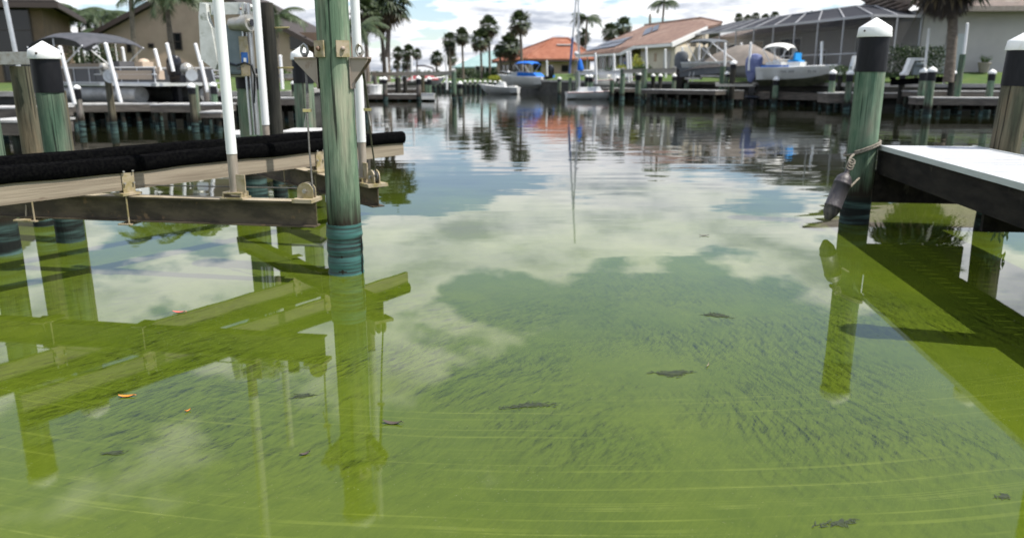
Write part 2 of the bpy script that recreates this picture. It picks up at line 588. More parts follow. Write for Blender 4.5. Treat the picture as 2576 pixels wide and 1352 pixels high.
def tile_roof(name, c1, c2, c3, su=3.2, sv=2.4, rough=0.85):
    """barrel-tile roofing: course shading relief plus uneven tile colour"""
    m = pmat(name, c1, rough, c2=c2, scale=(2.2, 2.2, 2.2), lo=0.38, hi=0.64, c3=c3, s3=(0.6, 0.6, 0.6), lo3=0.52, hi3=0.7)
    N, L, b = m.node_tree.nodes, m.node_tree.links, m.node_tree.nodes['Principled BSDF']
    tc = N.new('ShaderNodeTexCoord')
    w = N.new('ShaderNodeTexWave')
    w.wave_type = 'BANDS'; w.bands_direction = 'X'
    w.inputs['Scale'].default_value = su; w.inputs['Distortion'].default_value = 0.4
    w2 = N.new('ShaderNodeTexWave')
    w2.wave_type = 'BANDS'; w2.bands_direction = 'Z'; w2.wave_profile = 'SAW'
    w2.inputs['Scale'].default_value = sv; w2.inputs['Distortion'].default_value = 0.3
    L.new(tc.outputs['Object'], w.inputs[0]); L.new(tc.outputs['Object'], w2.inputs[0])
    ad = N.new('ShaderNodeMath'); ad.operation = 'ADD'
    L.new(w.outputs['Fac'], ad.inputs[0]); L.new(w2.outputs['Fac'], ad.inputs[1])
    bp = N.new('ShaderNodeBump'); bp.inputs['Distance'].default_value = 0.05
    L.new(ad.outputs[0], bp.inputs['Height']); L.new(bp.outputs[0], b.inputs['Normal'])
    return m


M['roof_red'] = tile_roof('roof_red', (0.41, 0.155, 0.085), (0.31, 0.105, 0.058), (0.47, 0.21, 0.13))
M['roof_pink'] = tile_roof('roof_pink', (0.31, 0.195, 0.145), (0.20, 0.12, 0.092), (0.38, 0.265, 0.205))
M['roof_greybrown'] = tile_roof('roof_greybrown', (0.27, 0.21, 0.175), (0.19, 0.15, 0.13), (0.32, 0.27, 0.23))


def foliage(name, c1, c2, rough=0.55, trans=0.25):
    m, N, L, b = new_mat(name)
    gi = N.new('ShaderNodeNewGeometry')
    rp = N.new('ShaderNodeValToRGB')
    rp.color_ramp.elements[0].color = (*c1, 1)
    rp.color_ramp.elements[1].color = (*c2, 1)
    L.new(gi.outputs['Random Per Island'], rp.inputs[0])
    L.new(rp.outputs[0], b.inputs['Base Color'])
    b.inputs['Roughness'].default_value = rough
    tr = N.new('ShaderNodeBsdfTranslucent')
    L.new(rp.outputs[0], tr.inputs['Color'])
    mx = N.new('ShaderNodeMixShader')
    mx.inputs[0].default_value = trans
    out = N['Material Output']
    L.new(b.outputs[0], mx.inputs[1]); L.new(tr.outputs[0], mx.inputs[2]); L.new(mx.outputs[0], out.inputs['Surface'])
    return m


M['palm_leaf'] = foliage('palm_leaf', (0.018, 0.034, 0.012), (0.06, 0.085, 0.026))
M['palm_dead'] = foliage('palm_dead', (0.06, 0.045, 0.025), (0.16, 0.12, 0.06))
M['palm_skirt'] = foliage('palm_skirt', (0.028, 0.020, 0.016), (0.085, 0.065, 0.05))
M['queen_leaf'] = foliage('queen_leaf', (0.022, 0.045, 0.015), (0.07, 0.10, 0.035))
M['bush_leaf'] = foliage('bush_leaf', (0.020, 0.045, 0.010), (0.075, 0.13, 0.025))
M['bush_dark'] = foliage('bush_dark', (0.010, 0.024, 0.007), (0.04, 0.075, 0.018))
M['bush_yellow'] = foliage('bush_yellow', (0.20, 0.24, 0.02), (0.42, 0.42, 0.04))


def glass_mat():
    m, N, L, b = new_mat('window_glass')
    b.inputs['Base Color'].default_value = (0.012, 0.014, 0.016, 1)
    b.inputs['Roughness'].default_value = 0.08
    b.inputs['Specular IOR Level'].default_value = 0.5
    return m


M['glass'] = glass_mat()
M['blind'] = pmat('blind', (0.12, 0.12, 0.13), 0.5, c2=(0.08, 0.08, 0.09), scale=(1, 1, 30))


def screen_mat(name, col, alpha):
    """insect-screen mesh: mostly holes between dark threads"""
    m, N, L, b = new_mat(name)
    b.inputs['Base Color'].default_value = (*col, 1)
    b.inputs['Roughness'].default_value = 0.9
    b.inputs['Alpha'].default_value = alpha
    return m


M['frame_shaded'] = pmat('frame_shaded', (0.36, 0.36, 0.37), 0.45)  # white frame greyed, the shade of its unlit side put into the colour
M['screen'] = screen_mat('screen', (0.11, 0.11, 0.115), 0.30)
M['screen_roof'] = screen_mat('screen_roof', (0.018, 0.019, 0.027), 0.95)


def lawn_mat():
    return pmat('lawn', (0.055, 0.105, 0.016), 0.95, c2=(0.09, 0.13, 0.025), scale=(0.6, 0.6, 0.6), c3=(0.05, 0.095, 0.02), s3=(7, 7, 7), lo3=0.5, hi3=0.7, bump=0.05, bscale=(25, 25, 25))


M['lawn'] = lawn_mat()


def water_mat():
    m, N, L, b = new_mat('algae_water')
    b.inputs['IOR'].default_value = 1.36
    geo = N.new('ShaderNodeNewGeometry')
    sep = N.new('ShaderNodeSeparateXYZ')
    L.new(geo.outputs['Position'], sep.inputs[0])
    X, Y = sep.outputs[0], sep.outputs[1]

    def mth(op, a, c=None, clamp=False):
        n = N.new('ShaderNodeMath'); n.operation = op; n.use_clamp = clamp
        for i, s in enumerate((a, c)):
            if s is None:
                continue
            if isinstance(s, (int, float)):
                n.inputs[i].default_value = s
            else:
                L.new(s, n.inputs[i])
        return n.outputs[0]

    def rng(v, a, c, t0=0.0, t1=1.0, smooth=False):
        n = N.new('ShaderNodeMapRange')
        if smooth:
            n.interpolation_type = 'SMOOTHSTEP'
        n.inputs['From Min'].default_value = a; n.inputs['From Max'].default_value = c
        n.inputs['To Min'].default_value = t0; n.inputs['To Max'].default_value = t1
        L.new(v, n.inputs['Value'])
        return n.outputs[0]

    def noise(vec, scale, detail=4, rough=0.55, dist=0.0):
        n = N.new('ShaderNodeTexNoise')
        n.inputs['Scale'].default_value = scale; n.inputs['Detail'].default_value = detail
        n.inputs['Roughness'].default_value = rough; n.inputs['Distortion'].default_value = dist
        L.new(vec, n.inputs['Vector'])
        return n.outputs['Fac']

    def mapped(scale, rz=0.0, loc=(0, 0, 0)):
        mp = N.new('ShaderNodeMapping')
        mp.inputs['Scale'].default_value = scale; mp.inputs['Rotation'].default_value = (0, 0, rz)
        mp.inputs['Location'].default_value = loc
        L.new(geo.outputs['Position'], mp.inputs['Vector'])
        return mp.outputs[0]

    def mixc(f, a, c):
        mx = N.new('ShaderNodeMix'); mx.data_type = 'RGBA'
        L.new(f, mx.inputs[0])
        for i, s in ((6, a), (7, c)):
            if isinstance(s, tuple):
                mx.inputs[i].default_value = (*s, 1)
            else:
                L.new(s, mx.inputs[i])
        return mx.outputs[2]

    pos = geo.outputs['Position']
    patch = noise(pos, 0.55, 4, 0.6)
    patch2 = noise(pos, 1.7, 5, 0.6)
    col = mixc(rng(patch, 0.35, 0.66), (0.084, 0.112, 0.009), (0.060, 0.086, 0.011))
    col = mixc(mth('MULTIPLY', rng(patch2, 0.42, 0.7), 0.5), col, (0.056, 0.087, 0.006))
    # combed filaments: two families of strands whose direction swings across the basin
    swirl = N.new('ShaderNodeTexNoise'); swirl.inputs['Scale'].default_value = 0.5; swirl.inputs['Detail'].default_value = 2
    L.new(pos, swirl.inputs['Vector'])
    warp = N.new('ShaderNodeVectorMath'); warp.operation = 'MULTIPLY_ADD'
    warp.inputs[1].default_value = (0.55, 0.55, 0.0)
    L.new(swirl.outputs['Color'], warp.inputs[0]); L.new(pos, warp.inputs[2])

    def strands(rz, sc):
        mp = N.new('ShaderNodeMapping')
        mp.vector_type = 'TEXTURE'
        mp.inputs['Rotation'].default_value = (0, 0, rz); mp.inputs['Scale'].default_value = sc
        L.new(warp.outputs[0], mp.inputs['Vector'])
        return noise(mp.outputs[0], 1.0, 4, 0.65)

    s1 = strands(radians(46), (0.20, 0.050, 1))
    s2 = strands(radians(98), (0.24, 0.036, 1))
    s3 = strands(radians(70), (0.085, 0.022, 1))
    s4 = strands(radians(58), (0.30, 0.020, 1))
    fam = rng(X, -0.6, 1.8, smooth=True)
    smix = N.new('ShaderNodeMix'); smix.data_type = 'FLOAT'
    L.new(fam, smix.inputs[0]); L.new(s1, smix.inputs[2]); L.new(s2, smix.inputs[3])
    strand = mth('ADD', mth('MULTIPLY', rng(smix.outputs[0], 0.47, 0.72), 0.75), mth('MULTIPLY', rng(s3, 0.46, 0.72), 0.6), True)
    zone = mth('MULTIPLY', rng(Y, 2.7, 3.4, smooth=True), rng(Y, 7.2, 5.0, smooth=True))
    where = rng(noise(pos, 0.9, 3, 0.5), 0.36, 0.56)
    smask = mth('MULTIPLY', mth('MULTIPLY', strand, where), mth('ADD', mth('MULTIPLY', zone, 0.85), 0.26))
    col = mixc(smask, col, (0.005, 0.009, 0.004))
    vein = mth('MULTIPLY', rng(mth('ABSOLUTE', mth('SUBTRACT', s4, 0.5)), 0.035, 0.0), rng(Y, 6.5, 4.0))
    col = mixc(mth('MULTIPLY', vein, 0.30), col, (0.105, 0.138, 0.014))
    # scum lines: concentric arcs left by slow drift in the basin
    ctr = N.new('ShaderNodeVectorMath'); ctr.operation = 'DISTANCE'
    ctr.inputs[1].default_value = (0.4, 13.5, 0.0)
    wob = N.new('ShaderNodeVectorMath'); wob.operation = 'MULTIPLY_ADD'
    wob.inputs[1].default_value = (0.12, 0.12, 0.0)
    L.new(swirl.outputs['Color'], wob.inputs[0]); L.new(pos, wob.inputs[2])
    L.new(wob.outputs[0], ctr.inputs[0])
    n1 = N.new('ShaderNodeTexNoise'); n1.noise_dimensions = '1D'
    n1.inputs['Scale'].default_value = 15.0; n1.inputs['Detail'].default_value = 6; n1.inputs['Roughness'].default_value = 0.75
    L.new(ctr.outputs['Value'], n1.inputs['W'])
    lines = rng(n1.outputs['Fac'], 0.60, 0.68)
    n2 = N.new('ShaderNodeTexNoise'); n2.noise_dimensions = '1D'
    n2.inputs['Scale'].default_value = 26.0; n2.inputs['Detail'].default_value = 3; n2.inputs['Roughness'].default_value = 0.6
    L.new(ctr.outputs['Value'], n2.inputs['W'])
    thin = mth('MULTIPLY', rng(n2.outputs['Fac'], 0.60, 0.70), rng(noise(mapped((0.8, 2.2, 1), 0.1, (3, 1, 0)), 1.0, 3, 0.6), 0.44, 0.60))
    thin = mth('MULTIPLY', thin, rng(Y, 4.6, 3.0))
    grain = noise(pos, 55.0, 3, 0.7)
    col = mixc(rng(grain, 0.42, 0.62, 0.0, 0.35), col, (0.062, 0.090, 0.005))
    mott = noise(pos, 5.5, 5, 0.65, 0.6)
    col = mixc(rng(mott, 0.48, 0.70, 0.0, 0.42), col, (0.044, 0.068, 0.006))
    col = mixc(mth('MULTIPLY', thin, 0.38), col, (0.165, 0.20, 0.028))
    brk = mth('MULTIPLY', rng(noise(mapped((1.0, 3, 1)), 1.0, 4, 0.6), 0.44, 0.60), rng(noise(mapped((9, 9, 1)), 1.0, 3, 0.6), 0.36, 0.56))
    lmask = mth('MULTIPLY', mth('MULTIPLY', lines, brk), mth('ADD', rng(Y, 4.2, 2.7), mth('MULTIPLY', rng(Y, 7.5, 5.0), 0.30)))
    col = mixc(mth('MULTIPLY', lmask, 0.80), col, (0.155, 0.185, 0.032))
    # specks of foam and bubbles
    vor = N.new('ShaderNodeTexVoronoi'); vor.inputs['Scale'].default_value = 34.0
    L.new(pos, vor.inputs['Vector'])
    speck = mth('MULTIPLY', rng(vor.outputs['Distance'], 0.13, 0.07), mth('ADD', rng(noise(pos, 1.3, 3), 0.44, 0.62), mth('MULTIPLY', lines, 0.7), True))
    speck = mth('MULTIPLY', speck, rng(Y, 6.5, 3.0))
    col = mixc(mth('MULTIPLY', speck, 0.75), col, (0.145, 0.165, 0.06))
    # bloom thins out into open brown water
    edge = mth('ADD', Y, mth('MULTIPLY', mth('SUBTRACT', patch, 0.5), 9.0))
    col = mixc(rng(edge, 5.6, 16.0, smooth=True), col, (0.010, 0.0115, 0.005))
    L.new(col, b.inputs['Base Color'])
    L.new(rng(Y, 2.5, 8.0, 0.012, 0.006), b.inputs['Roughness'])
    # surface relief: film of bubbles close in, wind ripples further out
    film = noise(pos, 75.0, 3, 0.7)
    rip1 = noise(mapped((0.55, 2.1, 1.0), radians(4)), 1.0, 2, 0.45)
    rip2 = noise(mapped((0.22, 0.75, 1.0), radians(-6)), 1.0, 2, 0.5)
    rip3 = noise(mapped((1.6, 5.5, 1.0), radians(2)), 1.0, 2, 0.5)
    far = rng(Y, 6.0, 20.0, 0.0, 1.0)
    h = mth('MULTIPLY', film, rng(Y, 2.0, 7.0, 0.00005, 0.0))
    h = mth('ADD', h, mth('MULTIPLY', mth('MULTIPLY', rip1, far), 0.0045))
    h = mth('ADD', h, mth('MULTIPLY', mth('MULTIPLY', rip2, rng(Y, 5.5, 16.0)), 0.010))
    h = mth('ADD', h, mth('MULTIPLY', mth('MULTIPLY', rip3, far), 0.0007))
    h = mth('ADD', h, mth('MULTIPLY', noise(mapped((0.7, 1.6, 1)), 1.0, 2, 0.4), 0.0008))
    h = mth('ADD', h, mth('MULTIPLY', speck, 0.0012))
    bp = N.new('ShaderNodeBump'); bp.inputs['Strength'].default_value = 1.0; bp.inputs['Distance'].default_value = 1.0
    L.new(h, bp.inputs['Height'])
    L.new(bp.outputs[0], b.inputs['Normal'])
    return m


M['water'] = water_mat()


def striped_wrap():
    m, N, L, b = new_mat('piling_wrap_stripes')
    b.inputs['Roughness'].default_value = 0.4
    tc = N.new('ShaderNodeTexCoord')
    mp = N.new('ShaderNodeMapping'); mp.inputs['Scale'].default_value = (0.5, 0.5, 17)
    mp.inputs['Location'].default_value = (0, 0, 2.3)
    L.new(tc.outputs['Object'], mp.inputs[0])
    nz = N.new('ShaderNodeTexNoise'); nz.inputs['Scale'].default_value = 1; nz.inputs['Detail'].default_value = 6; nz.inputs['Roughness'].default_value = 0.7
    L.new(mp.outputs[0], nz.inputs['Vector'])
    rp = N.new('ShaderNodeValToRGB')
    st = [(0.40, (0.012, 0.014, 0.014)), (0.47, (0.03, 0.055, 0.05)), (0.53, (0.045, 0.13, 0.12)), (0.68, (0.085, 0.23, 0.21))]
    while len(rp.color_ramp.elements) < 4:
        rp.color_ramp.elements.new(0.5)
    for e, (p, c) in zip(rp.color_ramp.elements, st):
        e.position = p; e.color = (*c, 1)
    L.new(nz.outputs['Fac'], rp.inputs[0]); L.new(rp.outputs[0], b.inputs['Base Color'])
    bp = N.new('ShaderNodeBump'); bp.inputs['Distance'].default_value = 0.006
    L.new(nz.outputs['Fac'], bp.inputs['Height']); L.new(bp.outputs[0], b.inputs['Normal'])
    return m


M['wrap_teal'] = striped_wrap()
# ================================================================= SETTING
water = MB()
xs = [-1500, -300, -80, -20, -6, 0, 6, 20, 80, 300, 1500]
ys = [-60, -5, 0, 3, 6, 10, 20, 40, 90, 300, 2500]
for y in ys:
    for x in xs:
        water.v.append(Vector((x, y, 0)))
nx = len(xs)
for j in range(len(ys) - 1):
    for i in range(nx - 1):
        a = j * nx + i
        water.f.append((a, a + 1, a + nx + 1, a + nx))
structure('water', water, M['water'])

LB = [(-80, 28), (-30, 29.5), (-8.6, 30.5), (-9.6, 40), (-10.4, 55), (-10.6, 75), (-10.6, 91)]      # left bank
FB = [(-10.6, 91), (-5, 91.4), (0.5, 91)]                                                           # far bank
RB = [(0.5, 91), (1.5, 82), (3.5, 72), (6.5, 62), (9.2, 56.5), (12.4, 53.5), (17.2, 46.5), (18.6, 40.8), (24, 38.5), (36, 36.5), (80, 33)]   # right bank


def land(name, bank, z0, z1, push, far):
    """grass bank that climbs gently from the sea wall and then runs level to the horizon"""
    mb = MB()
    n = len(bank)
    rows = [[(x, y, z0) for x, y in bank], [(x + push[0], y + push[1], z1) for x, y in bank], [(x + far[0], y + far[1], z1 + 0.15) for x, y in bank]]
    for r in rows:
        mb.v += [Vector(p) for p in r]
    for k in range(2):
        for i in range(n - 1):
            mb.f.append((k * n + i, k * n + i + 1, (k + 1) * n + i + 1, (k + 1) * n + i))
    return structure(name, mb, M['lawn'])


land('lawn_left', LB, 1.02, 1.62, (-8, 14), (-400, 300))
land('lawn_far', [(-10.6, 91.0), (-5, 91.4), (0.5, 91)], 0.78, 1.2, (0, 20), (0, 60))
land('lawn_right', RB, 1.22, 1.86, (2.6, 3.4), (500, 420))

shore = MB()
shore.add([(-1400, 700, 0.01), (1400, 700, 0.01), (1400, 2400, 3), (-1400, 2400, 3)], [(0, 1, 2, 3)])
structure('far_shore', shore, M['lawn'])


def seawall(bank, ztop, label):
    t = thing('seawall', label, 'sea wall', (bank[0][0], bank[0][1], 0))
    face, cap = MB(), MB()
    for (x0, y0), (x1, y1) in zip(bank[:-1], bank[1:]):
        d = Vector((x1 - x0, y1 - y0, 0)).normalized()
        nrm = Vector((d.y, -d.x, 0))
        a, b = Vector((x0, y0, 0)) - nrm * 0.12, Vector((x1, y1, 0)) - nrm * 0.12
        face.beam(a + Vector((0, 0, ztop / 2 - 0.52)), b + Vector((0, 0, ztop / 2 - 0.52)), 0.24, ztop + 0.8)
        cap.beam(a + Vector((0, 0, ztop - 0.06)), b + Vector((0, 0, ztop - 0.06)), 0.44, 0.18)
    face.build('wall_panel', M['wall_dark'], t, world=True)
    cap.build('cap_beam', M['concrete'], t, world=True)
    return t


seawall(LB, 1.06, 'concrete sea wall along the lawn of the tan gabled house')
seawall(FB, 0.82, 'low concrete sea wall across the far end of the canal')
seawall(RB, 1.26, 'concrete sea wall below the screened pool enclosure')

# ================================================================= PILINGS


def pile(label, x, y, ztop, dia, m='pile_green', cap=True, wrap=0.32, lean=(0, 0), n=14, cap_h=0.35, group=None, tip=0.85, name='piling', z0=-0.4):
    """round timber piling in the water; z is height above the water"""
    t = thing(name, label, 'piling', (x, y, 0), random.uniform(0, 6.28), group)
    r = dia / 2
    prof = []
    k = 9 if dia * 1900 / max(y, 1) > 30 else 5
    for i in range(k):
        f = i / (k - 1)
        prof.append((r * (1.04 - 0.10 * f) * random.uniform(0.985, 1.015), z0 + (ztop - z0) * f))
    sh = MB()
    sh.lathe(prof, n)
    for i, v in enumerate(sh.v):
        a = atan2(v.y, v.x)
        w = 1 + 0.025 * sin(3 * a + 1.3 * v.z) + 0.015 * sin(7 * a - v.z)
        sh.v[i] = Vector((v.x * w, v.y * w, v.z))
    parts = [sh.build('shaft', M[m], t, smooth=True)]
    rt = r * 0.95
    if wrap:
        w = MB()
        w.lathe([(rt * 1.06, ztop - wrap), (rt * 1.07, ztop - wrap * 0.6), (rt * 1.06, ztop - 0.01), (rt * 0.9, ztop)], n)
        parts.append(w.build('wrap', M['wrap_black'], t, smooth=True))
    if cap:
        c = MB()
        rc = rt * 1.17
        h = cap_h * dia
        c.lathe([(rc * 1.01, ztop - 0.18 * dia), (rc * 1.03, ztop - 0.16 * dia), (rc * 0.965, ztop + 0.13 * dia), (rc * 0.93, ztop + 0.16 * dia), (rc * 0.08, ztop + 0.13 * dia + h * 0.95), (0.008 * dia, ztop + 0.13 * dia + h)], n)
        parts.append(c.build('cap', M['cap_white'], t, smooth=True))
        if dia * 1900 / y > 50:
            for a in (-1.9, 0.2, 2.3):
                s = MB()
                s.ball((cos(a) * rc, sin(a) * rc, ztop + 0.02 * dia), 0.012, 6, 4)
                s.build('screw', M['trim_brown'], parts[-1])
    t.rotation_euler[0] += lean[1] * 0
    if lean != (0, 0):
        t.rotation_euler = (lean[1], lean[0], 0)
    return t


# ---- the big piling at the front left, with hoist brackets, wrap and cap (its head is above the picture)
MX, MY = -1.462, 6.53
main = pile('tall weathered green piling with steel brackets and teal ringed wrap beside the boat lift', MX, MY, 2.40, 0.285, 'pile_main', wrap=0, n=28)
main.rotation_euler = (0, 0, 0)
wb = MB()
prof = []
for i in range(23):
    z = -0.3 + 0.74 * i / 22
    prof.append((0.152 + (0.003 if i % 2 else 0) + 0.004 * sin(i * 1.7), z))
wb.lathe(prof, 30)
wb.build('wrap_band', M['wrap_teal'], main, smooth=True)
dr = MB()
dr.tube([(0.150, -0.045, 0.0), (0.1575, -0.05, 0.2), (0.155, -0.05, 0.33)], 0.006, 6)
dr.build('seam_strip', M['wrap_black'], main)
for side, lab in ((-1, 'left hand triangular hoist bracket with cable shackle'), (1, 'right hand triangular hoist bracket seen past the piling')):
    br = MB()
    zt, zb = 1.815, 1.60
    x0, x1 = side * 0.135, side * (0.315 if side < 0 else 0.285)
    for dy in (-0.075, 0.075):
        br.prism([(x0, dy, zt), (x1, dy, zt), (x1, dy, zt - 0.018), (x0, dy, zb)], (0, 0.009, 0))
    br.box(((x0 + x1) / 2, 0.004, zt + 0.006), (abs(x1 - x0), 0.19, 0.012))
    br.box((x0 + side * 0.002, 0.004, (zt + zb) / 2 - 0.01), (0.012, 0.17, zt - zb + 0.03))
    bk = br.build('bracket', M['steel_rust'], main, label=lab)
    pl = MB()
    pl.box((side * 0.095, -0.118, zt + 0.075), (0.115, 0.012, 0.13), rz=side * 0.65)
    pl.build('lug_plate', M['steel_tan'], bk)
    bo = MB()
    bo.ball((side * 0.10, -0.132, zt + 0.075), 0.020, 8, 5)
    bo.build('bolt', M['steel_rust'], bk)
    sh = MB()
    cx = side * (0.25 if side < 0 else 0.205)
    pts = [(cx, 0.0, zt + 0.01), (cx - 0.028, 0.0, zt + 0.06), (cx - 0.018, 0.0, zt + 0.10), (cx, 0, zt + 0.115), (cx + 0.018, 0.0, zt + 0.10), (cx + 0.028, 0.0, zt + 0.06), (cx, 0.0, zt + 0.01)]
    sh.tube(pts, 0.011, 6)
    sh.tube([(p[0], p[1] + 0.022, p[2] - 0.006) for p in pts], 0.010, 6)
    sh.build('shackle', M['galv'], bk, smooth=True)

# ---- other near pilings
pL = pile('green piling with smudged white cone cap at the left, thickest of the left group', -4.63, 7.84, 1.885, 0.262, 'pile_green', n=24, wrap=0.37)
pL.rotation_euler[2] = 0.4
pile('dark brown piling under the end of a grey steel channel at the left edge', -5.42, 8.7, 1.78, 0.215, 'pile_brown', cap=False, wrap=0, n=18)
pile('pale green piling leaving the picture at the left edge', -4.93, 7.25, 2.4, 0.26, 'pile_green', cap=True, wrap=0.4, n=20)
pile('narrow dark piling close behind the thick white capped piling', -5.57, 9.6, 1.5, 0.19, 'pile_brown', cap=False, wrap=0, n=14)
pile('shadowed green piling behind the steel channel, leftmost in the water', -8.0, 11.2, 1.7, 0.30, 'pile_green', cap=False, wrap=0, n=14)
pB1 = pile('green piling with rust streak carrying the boat lift motor', -3.585, 10.65, 1.78, 0.30, 'pile_green', cap=False, wrap=0.27, n=22, name='piling')
pB2 = pile('tall dark piling with brass climbing pegs beside the lift motor', -3.28, 10.75, 2.62, 0.19, 'pile_dark', cap=False, wrap=0, n=16)
for z, ln in ((2.30, 0.20), (1.78, 0.22)):
    pg = MB()
    pg.tube([(0.02, 0, z), (0.09 + ln, -0.03, z + 0.005)], 0.012, 6)
    pb = pg.build('climbing_peg', M['brass'], pB2)
pB2.rotation_euler = (0, 0, 0)
pile('green piling with white cap and black wrap just left of the tall bracket piling', -3.45, 13.0, 1.99, 0.33, 'pile_green', n=20, wrap=0.43)

# right dock pilings
RPX, RPY = 4.03, 8.86
rp = pile('capped green piling with rope and black fender at the dock corner', RPX, RPY, 2.15, 0.318, 'pile_green', n=28, wrap=0.43)
pile('brown grained piling with white cap cut by the right edge of the picture', 5.36, 8.42, 1.99, 0.30, 'pile_brown', n=26, wrap=0.42, lean=(0.035, 0))
pile('capped piling at the near edge of the white dock, outside the picture', 3.60, 4.60, 2.15, 0.28, 'pile_green', n=18, wrap=0.42)

# ================================================================= BOAT LIFT (front left)
lift = thing('boat_lift', 'empty cradle boat lift with black carpeted bunks and white guide poles', 'boat lift', (-2.4, 7.5, 0))
LO = Vector((-2.4, 7.5, 0))
ZB, ZT = 0.478, 0.688


def ibeam(p, q, zb, zt, flange, name='lift_beam'):
    p, q = Vector((*p, 0)), Vector((*q, 0))
    w = MB()
    e = Vector((0, 0, 1))
    w.beam(p + e * (zb + zt) / 2, q + e * (zb + zt) / 2, 0.010, zt - zb - 0.02)
    w.beam(p + e * (zb + 0.006), q + e * (zb + 0.006), flange, 0.012)
    w.beam(p + e * (zt - 0.006), q + e * (zt - 0.006), flange, 0.012)
    b = w.build(name, M['beam_steel'], lift, world=True)
    tp = MB()
    tp.beam(p + e * (zt + 0.0035), q + e * (zt + 0.0035), flange * 0.985, 0.003)
    tp.build('lit_top_skin', M['beam_top_lit'], b, o=LO)  # thin skin over the real flange, coloured as its sunlit top
    return b


A0, A1 = Vector((-1.60, 6.17)), Vector((-5.2, 6.79))
B0, B1 = Vector((-1.27, 7.2)), Vector((-3.72, 10.36))
beamA = ibeam(A0, A1, ZB, ZT, 0.125)
beamB = ibeam(B0, B1, 0.465, 0.662, 0.125)

BUNK_D = Vector((0.5476, 0.8367, 0))
BUNK_N = Vector((0.8367, -0.5476, 0))


def bunk(p_near, p_far, zb):
    p, q = Vector((*p_near, 0)), Vector((*p_far, 0))
    bd = MB()
    e = Vector((0, 0, 1))
    L = (q - p).length
    # the board is built along local x so that its grain runs with it
    bd.box((L / 2, 0, 0.085), (L, 0.042, 0.17))
    b = bd.build('bunk_board', M['board'], lift)
    b.location = p + e * zb - LO
    b.rotation_euler = (0, 0, atan2(BUNK_D.y, BUNK_D.x))
    cp = MB()
    prof = [(-0.034, 0.150), (-0.052, 0.185), (-0.056, 0.225), (-0.042, 0.270), (0, 0.288), (0.042, 0.270), (0.056, 0.225), (0.052, 0.185), (0.034, 0.150)]
    ns = 46
    for i in range(ns + 1):
        s = -0.01 + (L + 0.02) * i / ns
        sag = 0.002 * sin(i * 0.9) + 0.004 * sin(i * 0.35 + 1)
        for (yy, zz) in prof:
            wrk = sag * (1 if zz > 0.15 else 1.6)
            cp.v.append(Vector((s, yy * (1 + 0.025 * sin(i * 0.8 + zz * 20)), zz + wrk)))
    k = len(prof)
    for i in range(ns):
        for j in range(k - 1):
            a = i * k + j
            cp.f.append((a, a + 1, a + k + 1, a + k))
    cp.f.append(tuple(range(k)))
    cp.f.append(tuple(range(ns * k, ns * k + k))[::-1])
    c = cp.build('bunk_carpet', M['carpet'], lift, smooth=True)
    c.location = b.location
    c.rotation_euler = b.rotation_euler
    return b


N1, F1 = Vector((-3.86, 5.56)), Vector((-1.345, 9.41))
off = Vector((-0.70, 0.458))
bunk(N1, F1, 0.742)
bunk(N1 + off, F1 + off, 0.742)


def cross(p, d, q, e):
    # intersection of p + s d and q + t e in plan
    den = d.x * e.y - d.y * e.x
    s = ((q.x - p.x) * e.y - (q.y - p.y) * e.x) / den
    return p + d * s


bd2 = Vector((BUNK_D.x, BUNK_D.y))
for ip, (base, beam0, beam1, zt) in enumerate(((N1, A0, A1, ZT), (N1, B0, B1, 0.662), (N1 + off, A0, A1, ZT), (N1 + off, B0, B1, 0.662))):
    c = cross(base, bd2, beam0, beam1 - beam0)
    ang = atan2(bd2.y, bd2.x)
    h = MB()
    for s in (1, -1):
        o = Vector((BUNK_N.x, BUNK_N.y)) * (0.029 * s)
        h.box((c.x + o.x, c.y + o.y, (zt + 0.95) / 2 + 0.01), (0.105, 0.010, 0.95 - zt), rz=ang)
    h.box((c.x, c.y, zt + 0.022), (0.17, 0.15, 0.02), rz=ang)
    hb = h.build('bunk_bracket', M['steel_tan'], lift, world=True)
    for du in (-0.04, 0.04):
        for dz in (0.80, 0.90):
            bt = MB()
            p0 = Vector((c.x, c.y, dz)) + Vector((bd2.x, bd2.y, 0)) * du
            bt.tube([p0 - BUNK_N * 0.05, p0 + BUNK_N * 0.052], 0.009, 6)
            bt.build('bolt', M['galv'], hb, o=LO)
    # hanger rods with a plate under the beam
    rd = MB()
    bdir = (beam1 - beam0).normalized()
    nrm = Vector((-bdir.y, bdir.x))
    for s in (1, -1):
        p0 = Vector((c.x + nrm.x * 0.072 * s + 0.03 * s, c.y + nrm.y * 0.072 * s, 0))
        rd.tube([p0 + Vector((0, 0, zt + 0.02)), p0 + Vector((0, 0, zt - 0.245))], 0.007, 6)
    rd.box((c.x, c.y, zt - 0.232), (0.12, 0.19, 0.012), rz=atan2(bdir.y, bdir.x))
    rd.build('hanger_rod', M['steel_tan'], lift, world=True)
# outer hanger rod near the left end of the front beam
rd = MB()
rd.tube([(-4.28, 6.70, 0.74), (-4.25, 6.58, 0.47)], 0.008, 6)
rd.box((-4.25, 6.60, 0.466), (0.13, 0.2, 0.012))
rd.build('hanger_rod', M['steel_tan'], lift, world=True)


